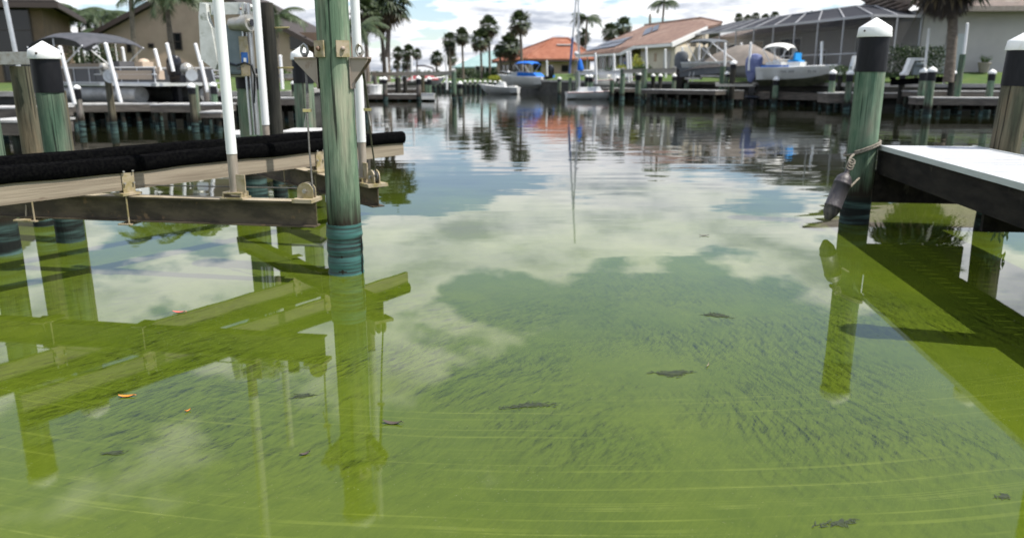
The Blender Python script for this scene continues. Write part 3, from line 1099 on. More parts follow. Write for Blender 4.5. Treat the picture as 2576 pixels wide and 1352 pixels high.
def pulley(c, bdir, zt):
    """end sheave: two D cheeks on a pad at the end of a lift beam"""
    bdir = bdir.normalized()
    nrm = Vector((-bdir.y, bdir.x, 0))
    b3 = Vector((bdir.x, bdir.y, 0))
    c3 = Vector((c.x, c.y, 0))
    pad = MB()
    pad.box((c.x, c.y, zt + 0.012), (0.17, 0.21, 0.03), rz=atan2(bdir.y, bdir.x))
    pd = pad.build('pulley', M['steel_tan'], lift, world=True)
    for s in (-1, 1):
        poly = []
        for k in range(13):
            a = pi * k / 12
            poly.append(c3 + nrm * (0.022 * s) + b3 * (0.068 * cos(a)) + Vector((0, 0, zt + 0.085 + 0.068 * sin(a))))
        poly += [c3 + nrm * (0.022 * s) - b3 * 0.068 + Vector((0, 0, zt + 0.02)), c3 + nrm * (0.022 * s) + b3 * 0.068 + Vector((0, 0, zt + 0.02))]
        ck = MB()
        ck.prism(poly, nrm * 0.010 * s)
        ck.build('cheek_plate', M['steel_tan'], pd, o=LO)
    sv = MB()
    ax = c3 + Vector((0, 0, zt + 0.085))
    sv.tube([ax - nrm * 0.018, ax - nrm * 0.006, ax + nrm * 0.006, ax + nrm * 0.018], [0.062, 0.052, 0.052, 0.062], 16)
    sv.build('sheave', M['graphite'], pd, o=LO, smooth=True)
    bt = MB()
    bt.tube([ax - nrm * 0.052, ax + nrm * 0.052], 0.010, 6)
    bt.tube([ax - nrm * 0.046, ax - nrm * 0.036], 0.019, 6)
    bt.tube([ax + nrm * 0.036, ax + nrm * 0.046], 0.019, 6)
    bt.build('axle_bolt', M['galv'], pd, o=LO)
    return ax + b3 * 0.055 + Vector((0, 0, 0.0))


axA = pulley(A0 + (A1 - A0).normalized() * 0.075, (A0 - A1), ZT)
axB = pulley(B0 + (B1 - B0).normalized() * 0.075, (B0 - B1), 0.662)


def cable(top, bottom, clamp_f, tail):
    cb = MB()
    top, bottom = Vector(top), Vector(bottom)
    mid = top.lerp(bottom, clamp_f)
    mid += (tail * 0.18)
    cb.tube([top, top.lerp(mid, 0.5) + Vector((0.006, 0, 0)), mid, mid.lerp(bottom, 0.5) + Vector((-0.004, 0, 0)), bottom], 0.0075, 6)
    cb.tube([top + Vector((0.014, 0.0, 0)), mid + Vector((0.012, 0, 0.01))], 0.007, 6)
    c = cb.build('cable', M['cable'], lift, world=True)
    cl = MB()
    cl.box(mid, (0.065, 0.03, 0.024))
    cl.build('cable_clamp', M['brass'], c, o=LO)
    tl = MB()
    tl.tube([mid, mid + tail + Vector((0, 0, -0.14))], 0.007, 6)
    tl.build('cable_tail', M['galv'], c, o=LO)


cable((MX - 0.25, MY, 1.86), axA, 0.42, Vector((-0.03, 0, 0)))
cable((MX + 0.205, MY, 1.86), axB, 0.42, Vector((0.02, 0, 0)))
# pull line along the front beam
pln = MB()
q0, q1 = A0 + (A1 - A0).normalized() * 0.12, A0 + (A1 - A0).normalized() * 3.2
pln.tube([(q0.x, q0.y + 0.03, ZT + 0.10), (q1.x, q1.y + 0.05, ZT + 0.075)], 0.005, 6)
pln.build('pull_line', M['cable'], lift, world=True)


def guide_pole(c, zt, ang, ztop):
    bs = MB()
    bs.box((c.x, c.y, zt + 0.012), (0.20, 0.15, 0.014), rz=ang)
    bs.box((c.x, c.y, zt + 0.055), (0.17, 0.12, 0.012), rz=ang)
    for s in (1, -1):
        d = Vector((cos(ang), sin(ang))) * (0.079 * s)
        bs.box((c.x + d.x, c.y + d.y, zt + 0.033), (0.012, 0.12, 0.045), rz=ang)
    gp = bs.build('guide_pole', M['steel_tan'], lift, world=True)
    d = Vector((cos(ang + pi / 2), sin(ang + pi / 2))) * -0.0
    tab = MB()
    px = Vector((cos(ang), sin(ang)))
    tab.box((c.x + px.x * 0.062, c.y + px.y * 0.062 - 0.02, zt + 0.13), (0.085, 0.012, 0.15), rz=ang)
    tab.build('socket_plate', M['steel_tan'], gp, o=LO)
    pp = MB()
    pp.tube([(c.x, c.y, zt + 0.05), (c.x, c.y, 1.12)], 0.040, 16)
    pp.build('pipe', M['pipe_grey'], gp, o=LO, smooth=True)
    sl = MB()
    sl.tube([(c.x, c.y, 1.06), (c.x, c.y, ztop)], 0.043, 18)
    sl.build('sleeve', M['pvc'], gp, o=LO, smooth=True)


gA = A0 + (A1 - A0).normalized() * 0.705
guide_pole(gA, ZT, atan2((A0 - A1).y, (A0 - A1).x), 3.0)
gB = B0 + (B1 - B0).normalized() * 0.295
guide_pole(gB, 0.662, atan2((B0 - B1).y, (B0 - B1).x), 3.0)
# rear guide pole beyond the bunks
rear = MB()
gC = P(667, 300, 9.1)
rear.tube([(gC.x, gC.y, 0.72), (gC.x, gC.y, 1.18)], 0.038, 14)
rp1 = rear.build('guide_pole', M['pipe_grey'], lift, world=True, smooth=True)
rs = MB()
rs.tube([(gC.x, gC.y, 1.12), (gC.x, gC.y, 3.0)], 0.044, 18)
rs.build('sleeve', M['pvc'], rp1, o=LO, smooth=True)

# ---- lift motor on the rear piling
mot = thing('lift_motor', 'boat lift drive with mildewed white cover and grey control box on a piling', 'lift motor', (-3.62, 10.6, 1.66))
mo = Vector((-3.62, 10.6, 1.66))
base = MB()
base.lathe([(0.19, 0.0), (0.20, 0.03), (0.17, 0.05)], 18, mo)
base.build('base_plate', M['galv'], mot, world=True)
# white fibreglass cover, open towards the camera: side, top and back shells
sh = MB()
a0, a1, a2, a3, a4 = (P(502, 6, 10.35), P(553, 5, 10.55), P(560, 178, 10.6), P(530, 150, 10.5), P(500, 60, 10.3))
Yc = 10.35
pts = [P(u, v, Yc) for u, v in ((502, 7), (499, 40), (505, 150), (540, 176), (547, 160), (531, 70), (521, 45), (517, 10))]
sh.prism(pts, (0.02, 0.06, 0))
pts = [P(u, v, Yc + 0.06) for u, v in ((502, 7), (612, 6), (617, 14), (505, 14))]
sh.prism(pts, (0, 0.35, 0))
pts = [P(u, v, Yc + 0.005) for u, v in ((529, 14), (612, 10), (613, 36), (531, 38))]
sh.prism(pts, (0, 0.03, 0))
pts = [P(u, v, Yc + 0.02) for u, v in ((523, 72), (535, 70), (547, 80), (553, 95), (553, 150), (541, 160), (528, 76))]
sh.prism(pts, (0.02, 0.20, 0))
sh.build('cover', M['mildew'], mot, world=True)
for u in (540, 605):
    bt = MB()
    bt.ball(P(u, 23, Yc - 0.0), 0.017, 8, 5)
    bt.build('bolt', M['steel_rust'], mot, world=True)
bxm = MB()
c0 = P(593, 125, 10.45)
bxm.box(c0, (0.27, 0.16, 0.62))
bxm.box(c0 + Vector((0, -0.085, 0.0)), (0.25, 0.012, 0.58))
bb = bxm.build('control_box', M['box_grey'], mot, world=True)
lt = MB()
lt.box(c0 + Vector((0.05, -0.095, -0.24)), (0.05, 0.02, 0.03))
lt.build('latch', M['graphite'], bb, o=mo)
gr = MB()
g0, g1 = P(583, 62, 10.40), P(630, 58, 10.28)
gr.tube([g0, g0.lerp(g1, 0.55), g0.lerp(g1, 0.6), g1], [0.085, 0.085, 0.105, 0.105], 14)
gr.tube([g1, g1 + (g1 - g0).normalized() * 0.02], 0.055, 12)
gm = gr.build('gear_motor', M['galv'], mot, world=True, smooth=True)
hb = MB()
e1 = (g1 - g0).normalized()
hb.tube([g1 + e1 * 0.021, g1 + e1 * 0.03], 0.045, 12)
hb.build('shaft_bore', M['black_gloss'], gm, o=mo)
gb = MB()
gb.box(P(625, 40, 10.42), (0.14, 0.12, 0.10))
gb.box(P(616, 95, 10.44), (0.06, 0.05, 0.42))
gb.build('gear_housing', M['galv'], mot, world=True)
ch = MB()
ct, cbm = P(622, 90, 10.38), P(640, 320, 10.38)
for dx in (-0.05, 0.05):
    ch.beam(ct + Vector((dx, 0, 0.4)), cbm + Vector((dx, 0, -0.1)), 0.02, 0.06, up=(0, 1, 0))
ch.beam(ct + Vector((0, 0.03, 0.4)), cbm + Vector((0, 0.03, -0.1)), 0.10, 0.012, up=(1, 0, 0))
ch.build('drive_channel', M['alu'], mot, world=True)
pl = MB()
pl.box(P(615, 142, 10.345), (0.115, 0.01, 0.50))
pp = pl.build('sticker_plate', M['steel_tan'], mot, world=True)
st = MB()
st.box(P(615, 145, 10.336), (0.088, 0.004, 0.13))
stk = st.build('sticker', M['sticker_blue'], mot, world=True)
st = MB()
st.box(P(616, 151, 10.331), (0.035, 0.003, 0.05))
st.build('sticker_mark', M['trim_white'], stk, o=mo)
cd = MB()
cd.tube([P(575, 160, 10.36), P(595, 165, 10.3), P(615, 158, 10.28), P(632, 165, 10.3), P(640, 190, 10.34), P(640, 260, 10.36)], 0.014, 8)
cd.build('power_cord', M['black_gloss'], mot, world=True, smooth=True)

# ---- steel channel on the left piling
chn = thing('steel_channel', 'grey galvanised steel channel resting on the left edge pilings', 'steel beam', (-5.4, 8.6, 1.78))
cm = MB()
p0, p1 = P(72, 141, 8.45), P(-260, 134, 8.6)
p0.z = p1.z = 1.86
cm.beam(p0, p1, 0.012, 0.125)
cm.beam(p0 + Vector((0, 0.05, 0.06)), p1 + Vector((0, 0.05, 0.06)), 0.10, 0.012)
cm.beam(p0 + Vector((0, 0.05, -0.06)), p1 + Vector((0, 0.05, -0.06)), 0.10, 0.012)
cm.build('channel', M['galv'], chn, world=True)

# ================================================================= RIGHT DOCK
dock = thing('dock', 'white decked finger dock over dark timbers at the right', 'dock', (4.2, 7.0, 0))
DO = Vector((4.2, 7.0, 0))
DD = Vector((0.136, 0.9907, 0))          # along the dock
DN = Vector((0.9907, -0.136, 0))         # across it
DC = Vector((4.22, 8.86, 0))             # far left corner
DW = 1.0
ZD = 0.905


def dpt(s, t, z):
    """s metres back towards the camera from the far end, t metres across"""
    return DC - DD * s + DN * t + Vector((0, 0, z))


pw, gap = 0.139, 0.0085
ang = atan2(DN.y, DN.x)
npl = 62
plank_mesh = MB().box((0, 0, 0), (DW, pw, 0.020)).mesh('plank', M['deck_white'])
for i in range(npl):
    s = 0.02 + i * (pw + gap) + pw / 2
    o = link('plank', plank_mesh, dock)
    o.location = dpt(s, DW / 2 + random.uniform(-0.002, 0.002), ZD - 0.010 + random.uniform(-0.0008, 0.0008)) - DO
    o.rotation_euler = (0, 0, ang)
Ltot = npl * (pw + gap)
tr = MB()
tr.beam(dpt(-0.004, -0.012, ZD - 0.016), dpt(Ltot, -0.012, ZD - 0.016), 0.020, 0.052)
tr.beam(dpt(-0.004, DW + 0.012, ZD - 0.016), dpt(Ltot, DW + 0.012, ZD - 0.016), 0.020, 0.052)
tr.build('edge_trim', M['trim_grey'], dock, world=True)
for t, nm in ((0.022, 'rim_joist'), (DW - 0.022, 'rim_joist'), (0.36, 'stringer'), (0.68, 'stringer')):
    jb = MB()
    jb.box((0, 0, 0), (0.04, Ltot, 0.275 if nm == 'rim_joist' else 0.22))
    o = jb.build(nm, M['wood_dark'], dock)
    o.location = dpt(Ltot / 2, t, ZD - 0.044 - (0.275 if nm == 'rim_joist' else 0.22) / 2) - DO
    o.rotation_euler = (0, 0, ang)
for s, zlo in ((0.03, 0.25), (2.6, 0.42), (5.2, 0.42)):
    bb = MB()
    bb.beam(dpt(s, 0.06 if s > 1 else -0.1, (zlo + 0.62) / 2), dpt(s, DW - 0.06 if s > 1 else DW + 0.05, (zlo + 0.62) / 2), 0.045, 0.62 - zlo)
    if s < 1:
        bb.beam(dpt(s + 0.003, 0.043, 0.74), dpt(s + 0.003, DW - 0.043, 0.74), 0.045, 0.23)
    bb.build('cross_beam', M['wood_dark'], dock, world=True)
vine = MB()
for i in range(26):
    p = P(2510, 560, 7.6) + Vector((random.uniform(-0.06, 0.12), random.uniform(-0.03, 0.03), random.uniform(-0.12, 0.06)))
    q = Vector((random.uniform(-0.02, 0.02), 0, random.uniform(-0.07, -0.02)))
    vine.add([p, p + q + Vector((0.012, 0, 0)), p + q * 1.6, p + q + Vector((-0.012, 0, 0))], [(0, 1, 2, 3)])
vine.build('weed_tuft', M['bush_leaf'], dock, world=True)['kind'] = 'stuff'

# fender on a rope round the corner piling
fn = thing('fender', 'scuffed black cylindrical fender hanging from the dock corner piling', 'fender', (3.75, 8.5, 0.66))
fo = Vector((3.75, 8.5, 0.66))
f1, f0 = P(2131, 430, 8.5), P(2082, 549, 8.40)
d = (f0 - f1).normalized()
L = (f0 - f1).length
fb = MB()
prof = [(0.0, 0.028), (0.03, 0.030), (0.05, 0.055), (0.075, 0.078), (0.11, 0.090), (0.135, 0.092), (0.14, 0.096), (0.155, 0.096), (0.16, 0.092), (L - 0.16, 0.090), (L - 0.155, 0.094), (L - 0.14, 0.094), (L - 0.135, 0.089), (L - 0.07, 0.082), (L - 0.03, 0.06), (L + 0.02, 0.03)]
fb.tube([f1 + d * s for s, r in prof], [r for s, r in prof], 20)
fb.build('body', M['fender'], fn, world=True, smooth=True)
ey = MB()
ey.tube([f1 + d * 0.02, f1 - d * 0.05], [0.03, 0.024], 10)
ey.build('rope_eye', M['fender'], fn, world=True, smooth=True)
rpth = MB()
ring = []
for i in range(19):
    a = radians(15 - 250 * i / 18)
    zz = 0.935 - 0.15 * (0.5 - 0.5 * cos(a + 0.2))
    ring.append(Vector((RPX + 0.185 * cos(a), RPY + 0.185 * sin(a), zz)))
rpth.tube(ring, 0.014, 8)
rpth.tube([q + Vector((0, 0, 0.024)) for q in ring[:12]], 0.012, 8)
k = min(ring, key=lambda q: (q - f1).length)
rpth.tube([k, k.lerp(f1 - d * 0.05, 0.5) + Vector((-0.02, 0, 0.03)), f1 - d * 0.05], 0.013, 8)
for j in range(3):
    c = f1 - d * (0.05 + 0.03 * j)
    rpth.tube([c + Vector((0.035 * cos(a), 0.02 * sin(a) - 0.01, 0.03 * sin(a))) for a in [2 * pi * q / 10 for q in range(11)]], 0.010, 6)
rpth.build('rope', M['rope'], fn, world=True, smooth=True)
nl = MB()
nl.tube([P(2138, 470, 8.55), P(2160, 448, 8.68)], 0.012, 6)
nl.build('lanyard', M['rope'], fn, world=True)

# ================================================================= FLOATING BITS


def leaf(u, v, ln, wd, rz, m, label, cat='leaf', curl=0.012, name='fallen_leaf'):
    g = G(u, v, 0.004)
    mb = MB()
    n = 8
    for i in range(n + 1):
        s = i / n
        w = wd * (sin(pi * min(1, s * 0.96 + 0.03)) ** 0.8)
        z = curl * (1 - (2 * s - 1) ** 2) * -0.2 + 0.5 * curl * abs(2 * s - 1) ** 2
        for k in (-1, 0, 1):
            mb.v.append(Vector((ln * (s - 0.5), w * k / 2, z + (0.004 if k else 0))))
    for i in range(n):
        for k in range(2):
            a = i * 3 + k
            mb.f.append((a, a + 1, a + 4, a + 3))
    k0 = len(mb.v)
    mb.tube([(ln * 0.46, 0, curl * 0.5), (ln * 0.58, 0.006, 0.003)], 0.0016, 4)
    o = mb.build(name, M[m], smooth=True)
    o.location = g
    o.rotation_euler = (0, 0, rz)
    tag(o, label, cat)
    return o


leaf(318, 995, 0.085, 0.026, 0.1, 'leaf_orange', 'bright orange leaf floating near the lower left algae edge')
leaf(450, 784, 0.095, 0.026, -0.05, 'leaf_red', 'dull red leaf floating below the near bunk')
leaf(472, 1032, 0.03, 0.012, 0.8, 'leaf_orange', 'tiny tan leaf speck between the orange leaf and the piling reflection')
leaf(1770, 592, 0.10, 0.035, -0.1, 'leaf_brown', 'small brown leaf floating on the pale mid channel')
leaf(986, 1062, 0.10, 0.030, -0.15, 'leaf_brown', 'dark curled leaf floating under the cable reflection', curl=0.02)
leaf(1780, 918, 0.07, 0.006, 1.1, 'board', 'thin pale twig floating beside a dark weed clump', 'twig', name='twig')
leaf(766, 1140, 0.05, 0.02, 0.6, 'leaf_brown', 'small dark scrap floating in the lower left foreground', 'debris', name='debris')


def weed(u, v, rx, ry, rz, n, label):
    """raft of dark drowned weed lying at the surface: many short overlapping blades"""
    g = G(u, v, 0.003)
    rnd = random.Random(u)
    mb = MB()
    for i in range(int(n * 0.8)):
        a, r = rnd.uniform(0, 6.28), min(1.5, abs(rnd.gauss(0, 0.68)))
        # lobed, uneven outline
        rr = r * (0.75 + 0.25 * sin(3 * a + u) + 0.12 * sin(7 * a))
        x, y = rx * rr * cos(a), ry * rr * sin(a)
        ang = rz + rnd.gauss(0.2, 0.5)
        l, w = rnd.uniform(0.008, 0.026), rnd.uniform(0.0018, 0.0042)
        dx, dy = cos(ang) * l, sin(ang) * l
        z = rnd.uniform(-0.002, 0.0008)
        mb.add([(x - dx, y - dy, z), (x + dy * w / l, y - dx * w / l, z), (x + dx, y + dy, z), (x - dy * w / l, y + dx * w / l, z)], [(0, 1, 2, 3)])
    c, s = cos(rz), sin(rz)
    o = mb.build('weed_clump', M['weed_dark'])
    o.location = g
    o.rotation_euler = (0, 0, rz)
    tag(o, label, 'weed', 'dark weed rafts on the algae')
    o['kind'] = 'thing'
    return o


weed(1690, 937, 0.105, 0.042, 0.05, 620, 'largest dark weed raft right of centre on the algae')
weed(1806, 792, 0.10, 0.045, -0.35, 560, 'dark notched weed raft furthest up the algae on the right')
weed(1330, 1018, 0.15, 0.035, 0.15, 330, 'long smoky weed raft in the middle of the foreground')
weed(762, 993, 0.06, 0.025, 0.1, 160, 'small weed raft between the two pole reflections')
weed(288, 1136, 0.045, 0.018, 0.2, 130, 'small weed raft below the orange leaf')
weed(2110, 1312, 0.09, 0.022, 0.2, 120, 'straggling weed raft at the lower right edge')
weed(2524, 1246, 0.028, 0.016, 0.2, 90, 'little weed raft at the right edge of the picture')
# ================================================================= HOUSES


def window(parent, o, c, w, h, rz, frame_m, cols=1, rows=1, proud=0.05, pane_m='glass'):
    """window set in a wall face; rz turns local x along the wall; outward is local -y"""
    R = Matrix.Rotation(rz, 3, 'Z')
    c = Vector(c)
    fr = MB()
    t = 0.07

    def loc(x, y, z):
        return c + R @ Vector((x, y, z))
    for sx in (-1, 1):
        fr.box(loc(sx * (w / 2 - t / 2), -proud / 2, 0), (t, proud, h), rz)
    for sz in (-1, 1):
        fr.box(loc(0, -proud / 2, sz * (h / 2 - t / 2)), (w - 2 * t, proud, t), rz)
    for i in range(1, cols):
        fr.box(loc(-w / 2 + w * i / cols, -proud / 2 + 0.004, 0), (0.045, proud * 0.8, h - 2 * t), rz)
    for j in range(1, rows):
        fr.box(loc(0, -proud / 2 + 0.007, -h / 2 + h * j / rows), (w - 2 * t, proud * 0.7, 0.045), rz)
    f = fr.build('window', M[frame_m], parent, o=o)
    pn = MB()
    pn.box(loc(0, -0.012, 0), (w - 2 * t + 0.01, 0.016, h - 2 * t + 0.01), rz)
    pn.build('pane', M[pane_m], f, o=o)
    return f


def roof_plane(pts, th=0.16):
    mb = MB()
    mb.prism(pts, (0, 0, -th))
    return mb


# ---- dark two-storey house at far left
o = Vector((-24, 40, 1.3))
hs = thing('house', 'brown shaded two storey house at the left edge with a bank of dark windows', 'house', o)
c_near = P(122, 150, 38); c_near.z = 1.3
c_far = P(188, 150, 48); c_far.z = 1.3
c_left = Vector((c_near.x - 16, 35.2, 1.3))
zt = 5.05
w = MB()
w.prism([c_near, c_far, c_far + Vector((-17, 2, 0)), c_left], (0, 0, zt - 1.3))
w.build('wall', M['stucco_tan_shaded'], hs, world=True)
r = MB()
d1 = (c_far - c_near); d1.z = 0; d1.normalize()
d0 = (c_left - c_near); d0.z = 0; d0.normalize()
e0 = c_near - d1 * 0.9 - d0 * 0.8; e1 = c_far + d1 * 0.8 - d0 * 0.8; e2 = c_left - d1 * 0.9
for p in (e0, e1, e2):
    p.z = zt
e3 = e2 + (e1 - e0)
rid0 = (e0 + e1) / 2 + d0 * 4.6 + Vector((0, 0, 3.0)); rid1 = rid0 + d0 * 9
r.prism([e0, e1, rid0], (0, 0, -0.2))
r.prism([e0, rid0, rid1, e2], (0, 0, -0.2))
r.prism([e1, e3, rid1, rid0], (0, 0, -0.2))
r.build('roof', M['shingle_brown'], hs, world=True)
fa = MB()
fa.beam(e0 + Vector((0, 0, -0.22)), e1 + Vector((0, 0, -0.22)), 0.10, 0.22)
fa.beam(e0 + Vector((0, 0, -0.22)), e2 + Vector((0, 0, -0.22)), 0.10, 0.22)
fa.build('fascia', M['trim_brown'], hs, world=True)
rzf = atan2(-d0.y, -d0.x)
outn = Vector((sin(rzf), -cos(rzf), 0))
for i in range(4):
    cc = c_near + d0 * (1.5 + 2.0 * i) + outn * 0.01
    window(hs, o, (cc.x, cc.y, 3.75), 1.96, 2.1, rzf, 'trim_brown', 2, 2)
for i in range(4):
    cc = c_near + d0 * (1.2 + 2.1 * i) + outn * 0.01
    window(hs, o, (cc.x, cc.y, 1.95), 1.7, 1.1, rzf, 'trim_brown', 2, 1)
sp = MB()
cs = c_far + Vector((0.12, -0.35, 0))
sp.tube([cs + Vector((0, 0, 0.1)), cs + Vector((0, 0, zt - 1.6))], 0.05, 8)
sp.build('downpipe', M['stucco_cream'], hs, world=True)

# ---- tan gabled house
o = Vector((-12.5, 50, 1.45))
hs = thing('house', 'tan gabled two storey house behind the left docks', 'house', o)
Yh = 50.0
gl, gr_, ap = P(250, 78, Yh), P(768, 96, Yh), P(492, -52, Yh)
w = MB()
w.prism([Vector((gl.x, Yh, 1.4)), Vector((gr_.x, Yh, 1.4)), Vector((gr_.x, Yh, gr_.z - 0.25)), Vector((ap.x, Yh, ap.z - 0.25)), Vector((gl.x, Yh, gl.z - 0.25))], (0, 14, 0))
w.build('wall', M['stucco_tan'], hs, world=True)
for a, b, nm in ((gl, ap, 'roof'), (gr_, ap, 'roof')):
    d = (a - b); d.y = 0; d.normalize()
    a2 = a + d * 0.7
    a2.y = b.y = Yh
    r = MB()
    up = Vector((0, 0, 0.02))
    r.prism([Vector((b.x, Yh - 0.55, b.z)) + up, Vector((a2.x, Yh - 0.55, a2.z)) + up, Vector((a2.x, Yh + 14.5, a2.z)) + up, Vector((b.x, Yh + 14.5, b.z)) + up], (0, 0, -0.20))
    rr = r.build(nm, M['shingle_brown'], hs, world=True)
    f = MB()
    f.beam(Vector((b.x, Yh - 0.58, b.z - 0.12)), Vector((a2.x, Yh - 0.58, a2.z - 0.12)), 0.05, 0.28)
    f.build('rake_board', M['trim_brown'], rr, o=o)
for u0, v0, u1, v1, cc, rw in ((421, 83, 460, 127, 2, 2), (317, 105, 338, 133, 1, 2), (436, 158, 470, 182, 2, 1), (372, 110, 388, 121, 1, 1), (279, 152, 302, 176, 1, 1)):
    p, q = P(u0, v0, Yh), P(u1, v1, Yh)
    window(hs, o, ((p.x + q.x) / 2, Yh - 0.005, (p.z + q.z) / 2), q.x - p.x, p.z - q.z, 0, 'trim_brown', cc, rw, pane_m='glass')
# darker wing with a porch at its right end
w = MB()
wr = P(700, 100, 52); we = P(782, 110, 50)
w.box(((wr.x + we.x) / 2 + 1.2, 54.0, 2.9), (3.0, 6, 2.9))
w.build('porch_wall', M['stucco_tan_shaded'], hs, world=True)
po = MB()
p, q = P(727, 92, 49.9), P(772, 125, 49.9)
po.box(((p.x + q.x) / 2, Yh - 0.03, (p.z + q.z) / 2), (q.x - p.x, 0.05, p.z - q.z))
po.build('dark_screen', M['glass'], hs, world=True)

# low clipped hedge before the tan house and lawn edging rails come with the plants below

# ---- teal roofed house, far centre
o = Vector((-7, 125, 1.2))
hs = thing('house', 'distant cream house with pale teal metal roof beyond the palms', 'house', o)
Yh = 125.0
e0, e1 = P(1136, 169, Yh), P(1262, 165, 122)
r0, r1 = P(1222, 130, Yh + 5), P(1290, 119, Yh + 6)
w = MB()
w.prism([Vector((e0.x + 0.6, Yh + 0.6, 1.0)), Vector((e1.x + 6, Yh - 2.4, 1.0)), Vector((e1.x + 6, Yh + 9, 1.0)), Vector((e0.x + 0.6, Yh + 9, 1.0))], (0, 0, e0.z - 1.05))
w.build('wall', M['stucco_cream'], hs, world=True)
r = MB()
e1b = Vector((e1.x + 7, e1.y, e1.z)); back0 = Vector((e0.x, Yh + 11, e0.z)); back1 = Vector((e1.x + 7, Yh + 11, e0.z))
r.prism([e0, e1b, r1, r0], (0, 0, -0.2))
r.prism([e0, r0, back0], (0, 0, -0.2))
r.prism([r0, r1, back1, back0], (0, 0, -0.2))
r.build('roof', M['roof_teal'], hs, world=True)
for u in (1208, 1233):
    p = P(u, 182, Yh - 0.4)
    window(hs, o, (p.x, Yh - 0.9, 2.4), 1.6, 1.5, -0.18, 'trim_white', 2, 1)

# ---- orange-red tiled house
o = Vector((4, 96, 1.2))
hs = thing('house', 'house with orange red barrel tile hip roof behind the blue topped boats', 'house', o)
ze = 3.62
C0, C1, C2 = P(1320, 149, 93), P(1237, 155, 108), P(1500, 149, 94)
for p in (C0, C1, C2):
    p.z = ze
C3 = C1 + (C2 - C0)
ra, rb = P(1392, 97, 100), P(1412, 97.5, 100.3)
rb = rb + Vector((0.8, 0.1, 0)); ra.z = rb.z = P(1395, 97, 100).z
r = MB()
r.prism([C0, C1, ra], (0, 0, -0.18))
r.prism([C0, C2, rb, ra], (0, 0, -0.18))
r.prism([C2, C3, rb], (0, 0, -0.18))
r.prism([C3, C1, ra, rb], (0, 0, -0.18))
rf = r.build('roof', M['roof_red'], hs, world=True)
hip = MB()
for a, b in ((C0, ra), (C1, ra), (C2, rb), (ra, rb)):
    hip.tube([a + Vector((0, 0, 0.02)), b + Vector((0, 0, 0.04))], 0.13, 6)
hip.build('ridge_tile', M['roof_red'], rf, o=o)
sk = MB()
p, q = P(1396, 117, 97), P(1430, 118, 97)
n0 = (C2 - C0).normalized()
sk.beam(C0.lerp(ra, 0.62) + n0 * 1.7 + Vector((0, -0.05, 0.13)), C0.lerp(ra, 0.62) + n0 * 3.6 + Vector((0, -0.05, 0.13)), 0.5, 0.12)
sk.build('skylight', M['trim_white'], rf, o=o)
w = MB()
ins = (C3 - C0).normalized() * 0.9
cen = (C0 + C3) / 2
q = [p + (cen - p).normalized() * 1.0 for p in (C0, C2, C3, C1)]
w.prism([Vector((p.x, p.y, 0.9)) for p in q], (0, 0, ze - 0.9 - 0.19))
w.build('wall', M['stucco_tan'], hs, world=True)
fa = MB()
for a, b in ((C0, C1), (C0, C2)):
    fa.beam(a + Vector((0, 0, -0.26)), b + Vector((0, 0, -0.26)), 0.12, 0.16)
fa.build('gutter', M['trim_brown'], hs, world=True)
dq = (q[3] - q[0]); dq.z = 0
rz = atan2(-dq.y, -dq.x)
on = Vector((sin(rz), -cos(rz), 0))
for f in (0.14, 0.35, 0.56, 0.78):
    p = q[0] + dq * f + on * 0.01
    window(hs, o, (p.x, p.y, 2.05), dq.length * 0.19, 2.0, rz, 'trim_brown', 2, 1)
dq2 = (q[1] - q[0]); dq2.z = 0
rz2 = atan2(dq2.y, dq2.x)
for f, wd, hh in ((0.60, 0.85, 0.8), (0.16, 1.0, 1.5)):
    p = q[0] + dq2 * f - Vector((-sin(rz2), cos(rz2), 0)) * 0.01
    window(hs, o, (p.x, p.y, 2.5), wd, hh, rz2, 'trim_brown', 1, 1)

# ---- cream house with pink-brown tile roof and solar panels; its long side follows the bank
o = Vector((11, 62, 1.3))
hs = thing('house', 'cream house with pink brown tile roof and dark solar panels', 'house', o)
E2, E1 = P(1691, 107, 58), P(1596, 113, 63.5)
R2, H2 = P(1780, 67, 63.0), P(1815, 58, 69.0)
Ar, Br = P(1762, 47, 72.0), P(1622, 65, 82.0)
L2, L1 = P(1562, 131, 65.0), P(1450, 138, 74.0)
E1.z = E2.z
Br.z = Ar.z
L1.z = L2.z
r = MB()
r.prism([E1, E2, Ar], (0, 0, -0.16))
r.prism([E1, Ar, Br], (0, 0, -0.16))
r.prism([E2, R2, H2, Ar], (0, 0, -0.16))
r.prism([L1, L2, E1 + Vector((-0.02, 0.02, 0))], (0, 0, -0.16))
r.prism([L1, E1 + Vector((-0.02, 0.02, 0)), Br], (0, 0, -0.16))
bk = (Ar - E2) * 0.95; bk.z = 0
B2, B1_ = Ar + bk, Br + bk
B2.z = B1_.z = E2.z
r.prism([Ar, H2, B2], (0, 0, -0.16))
r.prism([Ar, B2, B1_, Br], (0, 0, -0.16))
r.prism([Br, B1_, L1], (0, 0, -0.16))
rf = r.build('roof', M['roof_pink'], hs, world=True)
rt_ = MB()
rt_.tube([Br + Vector((0, 0, 0.03)), Ar + Vector((0, 0, 0.03))], 0.13, 6)
rt_.tube([Ar + Vector((0, 0, 0.03)), H2 + Vector((0, 0, 0.03))], 0.12, 6)
rt_.build('ridge_tile', M['roof_pink'], rf, o=o)
tr = MB()
dn = Vector((0, 0, -0.17))
for a, b, h_ in ((E2, R2, 0.34), (E1, E2, 0.22), (L1, L2, 0.16), (L2, E1, 0.26)):
    d_ = (b - a).normalized()
    ou = Vector((-abs(d_.y), -abs(d_.x), 0)) * 0.06
    tr.beam(a + dn + ou, b + dn + ou, 0.09, h_)
tr.build('fascia', M['trim_white'], hs, world=True)
inn = Vector((0.55, 0.30, 0))
wa, wb = E1 + inn, E2 + inn + Vector((-0.2, 0.35, 0))
wr2 = R2 + Vector((0.2, 0.9, 0))
w = MB()
